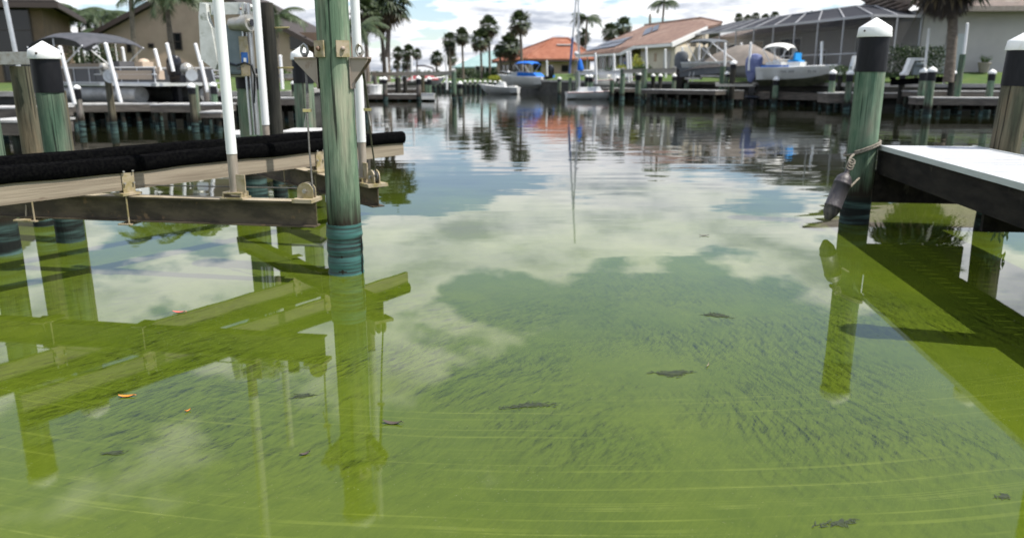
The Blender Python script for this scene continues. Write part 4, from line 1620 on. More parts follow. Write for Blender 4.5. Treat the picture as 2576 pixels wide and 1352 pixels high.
far_ = Vector((9, 6, 0))
w.prism([Vector((wa.x, wa.y, 1.0)), Vector((wb.x, wb.y, 1.0)), Vector((wb.x + 9, wb.y + 6, 1.0)), Vector((wa.x + 9, wa.y + 6, 1.0))], (0, 0, E2.z - 1.25))
# gable end under the rake
n_ = Vector((0.2, 0.35, 0))
w.prism([Vector((wb.x + 0.02, wb.y - 0.012, 1.0)), Vector((wr2.x, wr2.y - 0.012, 1.0)), Vector((wr2.x, wr2.y - 0.012, R2.z - 0.45)), Vector((wb.x + 0.02, wb.y - 0.012, E2.z - 0.30))], n_)
# wall stepped back behind the lanai
l1, l2 = L1 + Vector((1.9, 1.4, 0)), L2 + Vector((1.9, 1.0, 0))
w.prism([Vector((l1.x, l1.y, 1.0)), Vector((l2.x, l2.y, 1.0)), Vector((l2.x + 5, l2.y + 4, 1.0)), Vector((l1.x + 5, l1.y + 4, 1.0))], (0, 0, L2.z - 1.2))
# pier at the near end of the front wall
w.build('wall', M['stucco_cream'], hs, world=True)
dw = (wb - wa); dw.z = 0
rzw = atan2(dw.y, dw.x)
onw = Vector((sin(rzw), -cos(rzw), 0))
for f, wd in ((0.12, 0.9), (0.80, 1.0)):
    p = wa + dw * f + onw * 0.012
    rb = MB()
    rb.box((p.x, p.y, 2.45), (wd, 0.10, 2.1), rz=rzw)
    rb.build('recess_shutter', M['stucco_grey'], hs, world=True)
p = wa + dw * 0.46 + onw * 0.03
nk = MB()
nk.box((p.x, p.y, 3.05), (0.32, 0.06, 0.62), rz=rzw)
nk.build('wall_niche', M['stucco_tan'], hs, world=True)
dg = wr2 - wb; dg.z = 0
rzg = atan2(dg.y, dg.x)
p = wb + dg * 0.50
window(hs, o, (p.x, p.y - 0.03, 2.55), 1.1, 2.2, rzg, 'trim_white', 2, 1, pane_m='blind')


def on_tri(a, b, c, s, t, lift_=0.06):
    n = (b - a).cross(c - a).normalized()
    if n.z < 0:
        n = -n
    return a + (b - a) * s + (c - a) * t + n * lift_


for (A_, B_, C_), lst in (((L1, E1, Br), ((0.10, 0.34, 0.06, 0.20), (0.36, 0.62, 0.06, 0.20), (0.08, 0.30, 0.24, 0.38), (0.32, 0.52, 0.24, 0.38))), ((E1, Ar, Br), ((0.06, 0.18, 0.30, 0.62), (0.20, 0.30, 0.30, 0.60)))):
    for s0, s1, t0, t1 in lst:
        sp = MB()
        sp.prism([on_tri(A_, B_, C_, s, t) for s, t in ((s0, t0), (s1, t0), (s1, t1), (s0, t1))], (0, 0, 0.05))
        sp.build('solar_panel', M['solar'], rf, o=o)
for f in (0.04, 0.24, 0.42, 0.60, 0.78, 0.97):
    p = L1.lerp(L2, f) + Vector((0.12, 0.1, 0))
    pm = MB()
    pm.box((p.x, p.y, (0.9 + p.z - 0.2) / 2), (0.10, 0.10, p.z - 0.2 - 0.9))
    pm.build('lanai_post', M['steel_white'], hs, world=True)
a, b = L1.lerp(L2, 0.02) + Vector((0.12, 0.02, 0)), L1.lerp(L2, 0.98) + Vector((0.12, 0.02, 0))
a.z = b.z = 2.15
lr = MB()
lr.beam(a, b, 0.04, 0.07)
lr.build('lanai_rail', M['steel_white'], hs, world=True)
dl = l2 - l1; dl.z = 0
rzl = atan2(dl.y, dl.x)
onl = Vector((sin(rzl), -cos(rzl), 0))
for f in (0.18, 0.40, 0.62, 0.84):
    p = l1 + dl * f + onl * 0.02
    window(hs, o, (p.x, p.y, 2.35), dl.length * 0.19, 2.2, rzl, 'trim_white', 2, 1)

# ---- screened pool enclosure
CE, FE = P(2195, 41, 42.0), P(1736, 88, 62.0)
ZE = (CE.z + FE.z) / 2
CE.z = FE.z = ZE
SE = P(2318, 42, 42.6); SE.z = ZE
ZG = 1.80
Rc, Rf, Rs = P(2192, 12, 46.0), P(1812, 58, 63.5), P(2318, 11, 46.5)
ZR = Rc.z
Rf = FE + (CE - FE).normalized() * 2.4 + Vector((2.6, 2.0, 0)); Rf.z = ZR
Rc = CE + Vector((1.2, 5.0, 0)); Rc.z = ZR
Rs = SE + Vector((0.5, 4.4, 0)); Rs.z = ZR
o = Vector((CE.x, CE.y, ZG))
enc = thing('pool_enclosure', 'long screened pool enclosure with white frame and dark mesh roof', 'pool enclosure', o)
n_bay = 9


def post(p, z0, z1, nm='post', sz=0.075):
    mb = MB()
    mb.beam(Vector((p.x, p.y, z0)), Vector((p.x, p.y, z1)), sz, sz, up=(0, 1, 0))
    mb.build(nm, M['frame_shaded'], enc, world=True)


def rail(a, b, nm, w_=0.07, h_=0.11):
    mb = MB()
    mb.beam(a, b, w_, h_)
    mb.build(nm, M['frame_shaded'], enc, world=True)


fr = [CE.lerp(FE, i / n_bay) for i in range(n_bay + 1)]
rr = [Rc.lerp(Rf, i / n_bay) for i in range(n_bay + 1)]
sd = [CE.lerp(SE, i / 2) for i in range(3)]
sr = [Rc.lerp(Rs, i / 2) for i in range(3)]
for i, p in enumerate(fr):
    post(p, ZG, ZE, 'post', 0.11 if i == 0 else 0.075)
for p in sd[1:]:
    post(p, ZG, ZE)
rail(CE, FE, 'eave_beam', 0.10, 0.13)
rail(CE, SE, 'eave_beam', 0.10, 0.13)
rail(Rc, Rf, 'ridge_beam', 0.07, 0.08)
rail(Rc, Rs, 'ridge_beam', 0.07, 0.08)
dz = Vector((0, 0, 1))
for a, b in ((CE, FE), (CE, SE)):
    mid = 1.05
    rail(Vector((a.x, a.y, ZG + mid)), Vector((b.x, b.y, ZG + mid)), 'mid_rail', 0.05, 0.06)
for i in range(n_bay + 1):
    rail(fr[i] + dz * 0.03, rr[i] + dz * 0.03, 'rafter', 0.06, 0.06)
for i in (1, 2):
    rail(sd[i] + dz * 0.03, sr[i] + dz * 0.03, 'rafter', 0.07, 0.09)
for i in range(n_bay):
    mb = MB()
    mb.add([fr[i], fr[i + 1], rr[i + 1], rr[i]], [(0, 1, 2, 3)])
    mb.build('roof_screen', M['screen_roof'], enc, world=True)
    mb = MB()
    mb.add([Vector((fr[i].x, fr[i].y, ZG)), Vector((fr[i + 1].x, fr[i + 1].y, ZG)), fr[i + 1], fr[i]], [(0, 1, 2, 3)])
    mb.build('wall_screen', M['screen'], enc, world=True)
for i in range(2):
    mb = MB()
    mb.add([sd[i], sd[i + 1], sr[i + 1], sr[i]], [(0, 1, 2, 3)])
    mb.build('roof_screen', M['screen_roof'], enc, world=True)
    mb = MB()
    mb.add([Vector((sd[i].x, sd[i].y, ZG)), Vector((sd[i + 1].x, sd[i + 1].y, ZG)), sd[i + 1], sd[i]], [(0, 1, 2, 3)])
    mb.build('wall_screen', M['screen'], enc, world=True)
tp = MB()
tp.add([Rc, Rf, Rf + Vector((3.5, 3.6, 0.02)), Rs + Vector((0.5, 7, 0.02)), Rs], [(0, 1, 2, 3, 4)])
tp.build('roof_screen', M['screen_roof'], enc, world=True)

# ---- grey stucco house behind the enclosure
o = Vector((25, 47, ZG))
hs = thing('house', 'grey stucco house at the right with tiled roof above the palm skirt', 'house', o)
S0 = P(2322, 60, 43.0)
w = MB()
w.prism([Vector((S0.x, 43.0, 1.2)), Vector((S0.x + 22, 41.5, 1.2)), Vector((S0.x + 22, 60, 1.2)), Vector((S0.x, 60, 1.2))], (0, 0, 3.95))
# long rear wall seen through the screens
i0, i1 = CE + Vector((3.2, 3.2, 0)), FE + Vector((3.2, 4.5, 0))
w.prism([Vector((i0.x, i0.y + 1.4, 1.2)), Vector((i1.x, i1.y, 1.2)), Vector((i1.x + 6, i1.y + 3, 1.2)), Vector((S0.x, 58, 1.2)), Vector((S0.x + 0.02, i0.y + 1.4, 1.2))], (0, 0, 3.4))
w.build('wall', M['stucco_grey'], hs, world=True)
r = MB()
zr = 5.2
ea, eb = Vector((S0.x - 0.4, 42.2, zr)), Vector((S0.x + 23, 40.6, zr))
r.prism([ea, eb, Vector((eb.x, 51, 8.6)), Vector((S0.x - 2.0, 52, 8.6))], (0, 0, -0.2))
p0_ = Vector((i0.x - 0.2, i0.y + 0.9, 4.75)); p1 = p0_ + (i1 - i0) * 1.0; p1.z = 4.75; pm_ = p0_ + (i1 - i0) * 0.30; pm_.z = 4.75
r.prism([pm_ + Vector((0.01, 0, 0)), p1, p1 + Vector((4.0, 1.5, 1.0)), pm_ + Vector((4.0, 1.5, 1.0))], (0, 0, -0.2))
r.prism([p0_, pm_, Vector((pm_.x + 5.5, pm_.y + 3, 7.4)), Vector((S0.x - 2.2, 53, 8.2)), ea + Vector((-0.1, 1.2, 0.3))], (0, 0, -0.2))
r.build('roof', M['roof_greybrown'], hs, world=True)
fa = MB()
fa.beam(ea + Vector((0, -0.05, -0.14)), eb + Vector((0, -0.05, -0.14)), 0.12, 0.26)
fa.beam(p0_ + Vector((-0.06, -0.03, -0.14)), p1 + Vector((-0.06, 0, -0.14)), 0.12, 0.24)
fa.build('fascia', M['pipe_grey'], hs, world=True)
dd = (Vector((i1.x, i1.y, 0)) - Vector((i0.x, i0.y + 1.4, 0)))
rzz = atan2(-dd.y, -dd.x)
nn = Vector((sin(rzz), -cos(rzz), 0))
for f, wd, hh in ((0.10, 1.7, 2.3), (0.30, 0.9, 1.3), (0.48, 2.6, 2.2), (0.70, 2.2, 2.2), (0.88, 2.0, 2.1)):
    p = Vector((i0.x, i0.y + 1.4, 0)) + dd * f + nn * 0.012
    window(hs, o, (p.x, p.y, ZG + 0.25 + hh / 2), wd, hh, rzz, 'trim_white', 2 if wd > 1.5 else 1, 1, pane_m='glass')
ds = MB()
p = P(2390, 185, 42.9)
ds.box((p.x, 42.86, 2.7), (0.95, 0.08, 2.3))
ds.build('door', M['trim_grey'], hs, world=True)

# ================================================================= PALMS AND SHRUBS


def fan_crown(seed, R, n=46, dead=0.25, hang=0.0):
    """cabbage-palm head: fans of pointed segments on drooping stalks; returns a two-slot mesh"""
    rnd = random.Random(seed)
    mb = MB()
    mats = []
    for i in range(n):
        f = (i + 0.5) / n
        el = radians(88 - 158 * f ** 0.85 + rnd.uniform(-12, 12))
        az = i * 2.39996 + rnd.uniform(-0.25, 0.25)
        L = R * rnd.uniform(0.42, 0.60)
        d = Vector((cos(el) * cos(az), cos(el) * sin(az), sin(el)))
        base = Vector((0, 0, 0))
        tip = d * L + Vector((0, 0, -0.05 * R))
        m0 = len(mb.f)
        side = d.cross(Vector((0, 0, 1)))
        if side.length < 0.1:
            side = Vector((1, 0, 0))
        side.normalize()
        nrm = side.cross(d).normalized()
        mb.add([base + side * 0.02 * R, tip + side * 0.012 * R, tip - side * 0.012 * R, base - side * 0.02 * R], [(0, 1, 2, 3)])
        k = 11
        fl = R * rnd.uniform(0.42, 0.58)
        for j in range(k):
            a = radians(-105 + 210 * j / (k - 1)) + rnd.uniform(-0.06, 0.06)
            q = (d * cos(a) + side * sin(a))
            l = fl * (0.72 + 0.28 * cos(a)) * rnd.uniform(0.85, 1.1)
            droop = -0.30 * l * rnd.uniform(0.4, 1.3) * (1 + 0.6 * (1 - abs(sin(el))))
            m_ = tip + q * l * 0.55 + nrm * (0.10 * l * abs(sin(a)))
            e = tip + q * l + Vector((0, 0, droop)) + nrm * 0.05 * l
            wv = q.cross(nrm).normalized() * (0.105 * fl)
            mb.add([tip, m_ + wv, e, m_ - wv], [(0, 1, 2, 3)])
        deadleaf = f > 1 - dead and rnd.random() < 0.75
        mats += [1 if deadleaf else 0] * (len(mb.f) - m0)
    me = mb.mesh('crown', [M['palm_leaf'], M['palm_dead']])
    me.polygons.foreach_set('material_index', mats)
    return me


def trunk_mesh(h, r0, r1, bend, n=9):
    mb = MB()
    k = 8
    mb.tube([(bend * (i / k) ** 2, 0, h * i / k) for i in range(k + 1)], [r0 + (r1 - r0) * (i / k) ** 0.6 + 0.012 * (i % 2) for i in range(k + 1)], n)
    return mb.mesh('trunk', M['bark'], True)


FANS = [fan_crown(s, 1.0, n=64, dead=d_) for s, d_ in ((1, 0.15), (2, 0.28), (3, 0.22), (4, 0.34))]


def palm(label, u, v, rpx, Y, kind=0, ubase=None, zg=1.2, thick=0.14, group=None, squash=1.0):
    c = P(u, v, Y)
    R = rpx * Y / SF
    b = P(ubase if ubase else u, 195, Y)
    t = thing('palm_tree', label, 'palm tree', (b.x, Y, zg), 0.0, group)
    h = max(1.0, c.z - zg)
    link('trunk', trunk_mesh(h, thick * 1.15, thick * 0.8, c.x - b.x), t)
    cr = link('crown', FANS[kind % 4], t)
    cr.location = (c.x - b.x, 0, h)
    cr.rotation_euler = (0, 0, random.uniform(0, 6.28))
    cr.scale = (R, R, R * squash)
    return t


PALMS = [
    ('small round palm left in the distant cluster beyond the centre docks', 969, 141, 15, 150, 0, None),
    ('left of the three topmost palms in the distant centre cluster', 1001, 133, 15, 150, 1, None),
    ('tallest palm of the distant centre cluster', 1027, 130, 18, 145, 2, None),
    ('right of the three topmost palms in the distant centre cluster', 1049, 135, 13, 150, 3, None),
    ('lowest little palm of the distant centre cluster', 998, 162, 11, 160, 0, None),
    ('squat palm under the tallest one in the distant cluster', 1022, 159, 14, 148, 1, None),
    ('lollipop palm left of the teal roofed house', 1098, 146, 18, 125, 2, None),
    ('small palm beside the left eave of the teal roof', 1134, 146, 17, 120, 3, None),
    ('double headed palm left of the teal roof, upper head', 1130, 100, 19, 112, 0, 1131),
    ('palm with lower dark head beneath its neighbour left of the teal roof', 1132, 119, 16, 113, 1, 1134),
    ('slender palm in front of the teal roof, second from its left', 1161, 91, 21, 104, 2, 1165),
    ('shaggy palm with dark head in front of the teal roof', 1208, 100, 27, 100, 3, 1211),
    ('taller yellowish palm overlapping the shaggy one at the teal roof', 1228, 66, 26, 101, 1, 1232),
    ('broad low palm clump head by the corner of the red roof', 1281, 115, 31, 98, 2, 1283),
    ('small dark palm head tucked left of the broad clump by the red roof', 1254, 127, 15, 99, 0, 1262),
    ('tall palm standing before the left corner of the red tiled roof', 1307, 56, 29, 91, 3, 1312),
    ('small palm behind the ridge of the red tiled roof', 1466, 91, 19, 112, 1, 1466),
    ('short palm head left of the solar panelled roof', 1534, 80, 22, 105, 2, 1534),
    ('rounder palm head behind the solar panelled roof', 1567, 66, 22, 106, 3, 1568),
]
for lab, u, v, rp_, Y, k, ub in PALMS:
    palm(lab, u, v, rp_ * 1.2, Y, k, ub, thick=0.15 if Y > 95 else 0.17)
# tall twin palms and neighbours left of the channel
palm('left one of the tall twin palms beyond the white guide pole', 950, 14, 58, 62, 1, 968, thick=0.16, squash=1.1)
palm('right one of the tall twin palms with slightly thicker trunk', 983, 4, 60, 61, 2, 975, thick=0.20)
palm('bushy palm half hidden behind the white guide pole', 916, 30, 46, 58, 3, 925, thick=0.16)
# the shaggy-skirted palm at the right
FAN_BIG = fan_crown(11, 1.0, n=72, dead=0.30)
t = thing('palm_tree', 'big palm with shaggy brown skirt of dead fronds before the grey house', 'palm tree', (P(2385, 200, 37).x, 37.0, 1.38))
c = P(2392, -90, 37)
h = c.z - 1.38
link('trunk', trunk_mesh(h, 0.24, 0.20, c.x - P(2385, 200, 37).x, 14), t)
cr = link('crown', FAN_BIG, t)
cr.location = (c.x - P(2385, 200, 37).x, 0, h + 0.3)
cr.scale = (2.5, 2.5, 2.4)
rnd = random.Random(5)
blade = MB()
segs = 7
for j in range(segs):
    a = radians(-30 + 60 * j / (segs - 1))
    x = sin(a) * 0.42
    blade.add([(0, 0, 0), (x * 0.6 - 0.03, 0.02 * (j % 2), -0.45), (x * 0.9, 0.03, -1.0 - 0.08 * (j % 3)), (x * 0.6 + 0.03, 0.02 * (j % 2), -0.45)], [(0, 1, 2, 3)])
blade_me = blade.mesh('dead_frond', M['palm_skirt'])
for i in range(290):
    f = i / 290
    a = i * 2.39996
    fr_ = link('dead_frond', blade_me, t)
    th = 0.12 + 1.4 * f ** 0.6
    rad = 1.5 * sin(th) * rnd.uniform(0.8, 1.05)
    z = h - 0.30 - 1.15 * cos(th)
    fr_.location = (cos(a) * rad * 0.82 + c.x - P(2385, 200, 37).x, sin(a) * rad * 0.82, z + 0.25)
    fr_.rotation_euler = (rnd.uniform(-0.10, 0.10) + 0.12, 0, a - pi / 2 + rnd.uniform(-0.3, 0.3))
    s_ = rnd.uniform(0.8, 1.3)
    fr_.scale = (s_ * 1.2, s_, s_ * 1.05)


def frond_mesh(seed, L, n=30, droop=0.9, wid=0.32):
    """feather frond along +x that arches over and hangs, with leaflets either side"""
    rnd = random.Random(seed)
    mb = MB()
    pts = []
    for i in range(13):
        s = i / 12
        a = 0.75 - droop * 1.9 * s
        pts.append(Vector((0, 0, 0)) if i == 0 else pts[-1] + Vector((cos(a), 0, sin(a))) * (L / 12))
    mb.tube(pts, [0.028 * (1 - 0.8 * i / 12) for i in range(13)], 4)
    for i in range(n):
        s = 0.12 + 0.86 * i / n
        k = s * 12
        p = pts[int(k)].lerp(pts[min(12, int(k) + 1)], k - int(k))
        tdir = (pts[min(12, int(k) + 1)] - pts[int(k)]).normalized()
        for sd_ in (-1, 1):
            l = wid * L * (0.5 + 0.5 * sin(pi * min(1, s * 1.05))) * rnd.uniform(0.8, 1.15)
            q = tdir * 0.55 + Vector((0, sd_ * 0.75, 0)) + Vector((0, 0, -0.45 - 0.5 * rnd.random()))
            q.normalize()
            e = p + q * l
            w_ = tdir * 0.030 * L * 0.5
            mb.add([p - w_, p + w_, e], [(0, 1, 2)])
    return mb.mesh('frond', M['queen_leaf'])


FRONDS = [frond_mesh(s, 2.6, 34, d_) for s, d_ in ((1, 0.75), (2, 0.95), (3, 1.1), (4, 0.6))]


def queen_palm(label, x, Y, zg, h, nf=18, sc=1.0, thick=0.13, bend=0.2):
    t = thing('palm_tree', label, 'palm tree', (x, Y, zg))
    link('trunk', trunk_mesh(h, thick * 1.2, thick * 0.8, bend, 12), t)
    rnd = random.Random(int(x * 10 + Y))
    for i in range(nf):
        f = link('frond', FRONDS[i % 4], t)
        f.location = (bend, 0, h - 0.05 * (i % 3))
        f.rotation_euler = (rnd.uniform(-0.15, 0.15), rnd.uniform(-0.25, 0.35), i * 2.39996 + rnd.uniform(-0.2, 0.2))
        f.scale = (sc * rnd.uniform(0.8, 1.1),) * 3
    return t


q = P(440, 195, 33)
queen_palm('feathery palm with slim trunk in front of the tan gabled house', q.x, 33.0, 1.1, P(436, -10, 33).z - 1.1, 20, 0.78, 0.11, -0.05)
q = P(345, 195, 39)
queen_palm('feathery palm drooping at the left slope of the tan gable', q.x, 39, 1.3, P(345, -55, 39).z - 1.3, 18, 0.85, 0.12)
q = P(700, 195, 44)
queen_palm('palm with yellowing fronds over the right slope of the tan gable', q.x, 44, 1.3, P(700, 40, 44).z - 1.3, 16, 0.72, 0.13)
q = P(903, 195, 42)
queen_palm('palm with drooping yellow green fronds behind the thick piling', q.x, 42, 1.25, P(896, 70, 42).z - 1.25, 16, 0.72, 0.14)
q = P(1490, 195, 97)
queen_palm('shaggy feathery palm above the red roof beside the masts', q.x, 108, 1.25, P(1490, 48, 108).z - 1.25, 18, 1.05, 0.15)
q = P(1682, 195, 90)
queen_palm('palm with ragged hanging fronds above the pink brown roof', q.x, 96, 1.25, P(1684, 8, 96).z - 1.25, 20, 0.85, 0.14)
for i, (u, v, s_, lab) in enumerate(((212, 30, 0.85, 'leftmost dark feathery palm between the two left houses'), (245, 45, 0.8, 'middle dark feathery palm between the two left houses'),
                                     (282, 52, 0.8, 'dark arching palm against the tan gable wall'), (228, 95, 0.8, 'low dark palm behind the pontoon boat canopy'))):
    q = P(u, 195, 56 - i)
    queen_palm(lab, q.x, 56 - i * 1.5, 1.4, P(u, v, 56 - i).z - 1.4, 18, s_, 0.12)
# dead palm stub
t = thing('palm_stub', 'bare dead palm trunk standing above the pink brown roof', 'tree trunk', (P(1628, 195, 100).x, 100, 1.2))
ps = MB()
hh = P(1628, 36, 100).z - 1.2
ps.tube([(0, 0, 0), (0.1, 0, hh * 0.6), (0, 0, hh)], [0.2, 0.16, 0.14], 8)
ps.build('trunk', M['bark'], t)


def bush(label, c, rad, n, leaf_, m, cat='shrub', seed=0, name='shrub', flat=0.0):
    """leafy mass: leaf-sized faces spread through a lumpy volume, with a few stems"""
    rnd = random.Random(seed + int(abs(c[0]) * 7))
    t = thing(name, label, cat, c)
    mb = MB()
    lob = [(Vector((rnd.uniform(-0.6, 0.6) * rad[0], rnd.uniform(-0.6, 0.6) * rad[1], rad[2] * rnd.uniform(0.6, 1.25))), rnd.uniform(0.45, 0.75)) for _ in range(7)]
    for i in range(n):
        if flat:
            p = Vector((rnd.uniform(-1, 1) * rad[0], rnd.uniform(-1, 1) * rad[1], rnd.random() ** 0.6 * 2 * rad[2] * (1 + 0.06 * rnd.gauss(0, 1))))
        else:
            lc, lr = rnd.choice(lob)
            d = Vector((rnd.gauss(0, 1), rnd.gauss(0, 1), rnd.gauss(0, 1))).normalized() * rnd.random() ** 0.4 * lr
            p = lc + Vector((d.x * rad[0], d.y * rad[1], d.z * rad[2]))
        if p.z < 0.02:
            p.z = rnd.uniform(0.02, 0.2)
        a = Vector((rnd.gauss(0, 1), rnd.gauss(0, 1), rnd.gauss(0.3, 0.8))).normalized()
        b = a.cross(Vector((rnd.gauss(0, 1), rnd.gauss(0, 1), rnd.gauss(0, 1)))).normalized()
        l = leaf_ * rnd.uniform(0.6, 1.3)
        mb.add([p - a * l, p + b * l * 0.45, p + a * l, p - b * l * 0.45], [(0, 1, 2, 3)])
    mb.build('foliage', M[m], t)
    sm = MB()
    for _ in range(5):
        e = Vector((rnd.uniform(-0.5, 0.5) * rad[0], rnd.uniform(-0.5, 0.5) * rad[1], rad[2] * 1.2))
        sm.tube([(e.x * 0.2, e.y * 0.2, 0), e], [0.03, 0.01], 5)
    sm.build('stem', M['bark'], t)
    return t


def at(u, v, Y, z):
    p = P(u, v, Y)
    return (p.x, Y, z)


bush('clipped dark green hedge before the screened enclosure at the right', at(2300, 190, 40.8, 1.5), (1.35, 0.45, 0.78), 2600, 0.07, 'bush_dark', 'hedge', 3, 'hedge', 1)
bush('low olive hedge along the foot of the pool enclosure', at(2150, 190, 41.0, 1.6), (1.2, 0.4, 0.28), 900, 0.06, 'bush_leaf', 'hedge', 4, 'hedge', 1)
bush('yellow flowering shrub before the cream house', at(1565, 170, 61, 1.6), (0.55, 0.5, 0.55), 700, 0.07, 'bush_yellow', seed=1)
bush('green shrub with yellow tips by the cream house corner', at(1608, 168, 59, 1.7), (1.0, 0.6, 0.5), 700, 0.08, 'bush_leaf', seed=2)
bush('tall pointed yellow green shrub against the cream house wall', at(1604, 150, 60, 1.75), (0.5, 0.5, 0.9), 500, 0.08, 'bush_yellow', seed=5)
bush('rounded dark green bush under the red tiled roof', at(1411, 176, 90, 1.0), (1.7, 0.9, 0.65), 1000, 0.10, 'bush_leaf', seed=6)
bush('dark green hedge mass between the teal roof and the palms', at(1172, 178, 108, 1.0), (2.3, 1.2, 0.95), 1300, 0.13, 'bush_dark', 'hedge', 7)
bush('dense dark bush below the teal roofed house wall', at(1218, 184, 106, 1.0), (1.9, 1.0, 0.7), 900, 0.12, 'bush_dark', seed=8)
bush('yellow green bush on the bank behind the white skiff', at(1248, 190, 95, 0.9), (1.2, 0.8, 0.5), 800, 0.09, 'bush_yellow', seed=9)
bush('green bush left of the red house windows', at(1236, 178, 98, 0.9), (1.0, 0.8, 0.9), 700, 0.09, 'bush_leaf', seed=10)
bush('yellow shrub seen above the blue boat canvas', at(1352, 167, 91, 1.0), (1.0, 0.6, 0.8), 600, 0.08, 'bush_yellow', seed=12)
bush('dark shrub under the lanai posts of the cream house', at(1545, 172, 63.5, 1.75), (0.8, 0.5, 0.4), 400, 0.08, 'bush_dark', seed=13)
bush('clipped hedge below the windows of the tan gabled house', at(480, 188, 48.5, 1.45), (3.6, 0.4, 0.22), 1500, 0.07, 'bush_leaf', 'hedge', 14, 'hedge', 1)
bush('low bush at the right foot of the tan gabled house', at(690, 185, 47.5, 1.4), (1.0, 0.6, 0.35), 500, 0.07, 'bush_leaf', seed=15)
bush('dark green bush behind the pontoon boat seats', at(232, 150, 45, 1.4), (1.4, 1.0, 1.3), 1700, 0.09, 'bush_dark', seed=16)
bush('scrubby dark bush on the distant left shore', at(925, 182, 200, 0.8), (6, 2, 1.2), 500, 0.3, 'bush_dark', seed=17)
for i, (u, lab) in enumerate(((1858, 'leftmost treetop above the enclosure roof'), (1880, 'pointed treetop above the enclosure roof'), (1900, 'low round treetop above the enclosure roof'),
                              (1925, 'fourth treetop along the enclosure roof'), (1948, 'dark treetop right of the pointed one'), (2040, 'treetop peeping over the enclosure roof at the right'))):
    q = P(u, 45, 85)
    palm(lab, u, 46 - (u - 1850) * 0.055 + (i % 2) * 5, 14, 88, i, u, thick=0.15)
# potted plant by the grey house
q = P(2498, 165, 41.2)
t = thing('potted_plant', 'spiky plant in a clay pot against the grey house wall', 'potted plant', (q.x, 42.0, 1.84))
pt = MB()
pt.lathe([(0.20, 0.0), (0.30, 0.42), (0.33, 0.44), (0.33, 0.52), (0.29, 0.52), (0.27, 0.46)], 16)
pt.build('pot', M['terracotta_pot'], t, smooth=True)
sp = MB()
rnd = random.Random(3)
for i in range(46):
    a, e = rnd.uniform(0, 6.28), rnd.uniform(0.7, 1.5)
    d = Vector((cos(a) * cos(e), sin(a) * cos(e), sin(e)))
    s = Vector((-sin(a), cos(a), 0)) * 0.02
    l = rnd.uniform(0.35, 0.6)
    b = Vector((cos(a) * 0.1, sin(a) * 0.1, 0.46))
    sp.add([b - s, b + s, b + d * l * 0.6 + s * 0.7 + Vector((0, 0, 0.02)), b + d * l - Vector((0, 0, 0.06)), b + d * l * 0.6 - s * 0.7], [(0, 1, 2, 3, 4)])
sp.build('leaves', M['bush_leaf'], t)
# low distant tree line beyond the open water at the left
tl = MB()
rnd = random.Random(9)
for i in range(1500):
    x = rnd.uniform(-330, 60)
    y = rnd.uniform(560, 600)
    z = rnd.random() ** 1.4 * (4.5 + 2.5 * sin(x * 0.06) + 1.5 * sin(x * 0.21))
    a = Vector((rnd.gauss(0, 1), rnd.gauss(0, 1), rnd.gauss(0, 1))).normalized() * rnd.uniform(0.8, 1.8)
    b = Vector((rnd.gauss(0, 1), rnd.gauss(0, 1), rnd.gauss(0, 1))).normalized() * rnd.uniform(0.8, 1.8)
    p = Vector((x, y, z))
    tl.add([p - a, p + b, p + a, p - b], [(0, 1, 2, 3)])
tag(tl.build('treeline', M['bush_dark']), 'low dark tree line on the far shore of the open water', None, None, 'stuff')
# ================================================================= DOCKS FARTHER OFF


def bank_y(u, Y):
    """the right bank closes in here, so moorings stand nearer"""
    return Y * 0.82 if 1395 < u < 1600 and 60 < Y < 80 else Y


def far_dock(label, u0, u1, Y, vtop, depth=1.3, Y1=None, posts=4, fascia=0.22, top='dock_top', z=None):
    a = P(u0, vtop, Y)
    b = P(u1, vtop, Y1 if Y1 else Y)
    zz = z if z is not None else a.z
    a.z = b.z = zz
    d = (b - a)
    L = d.length
    t = thing('dock', label, 'dock', (a.x, a.y, 0), atan2(d.y, d.x))
    dk = MB()
    dk.box((L / 2, depth / 2, zz - 0.02), (L, depth, 0.04))
    dk.build('deck', M[top], t)
    fs = MB()
    fs.box((L / 2, 0.03, zz - 0.045 - fascia / 2), (L - 0.04, 0.05, fascia))
    fs.box((0.045, depth / 2, zz - 0.045 - fascia / 2), (0.05, depth - 0.12, fascia))
    fs.box((L - 0.045, depth / 2, zz - 0.045 - fascia / 2), (0.05, depth - 0.12, fascia))
    fs.build('fascia', M['wood_grey'], t)
    st = MB()
    st.box((L / 2, depth - 0.05, zz - 0.3), (L - 0.1, 0.05, 0.5))
    st.build('rear_beam', M['wood_dark'], t)
    pm = None
    for i in range(posts):
        x = 0.15 + (L - 0.3) * i / max(1, posts - 1)
        for y in (0.14, depth - 0.2):
            if pm is None:
                mb = MB()
                mb.lathe([(0.085, -0.4), (0.08, 0.2), (0.08, zz - 0.05)], 9)
                pm = mb.mesh('support_post', M['post_dark'], True)
            link('support_post', pm, t, loc=(x, y, 0))
    return t


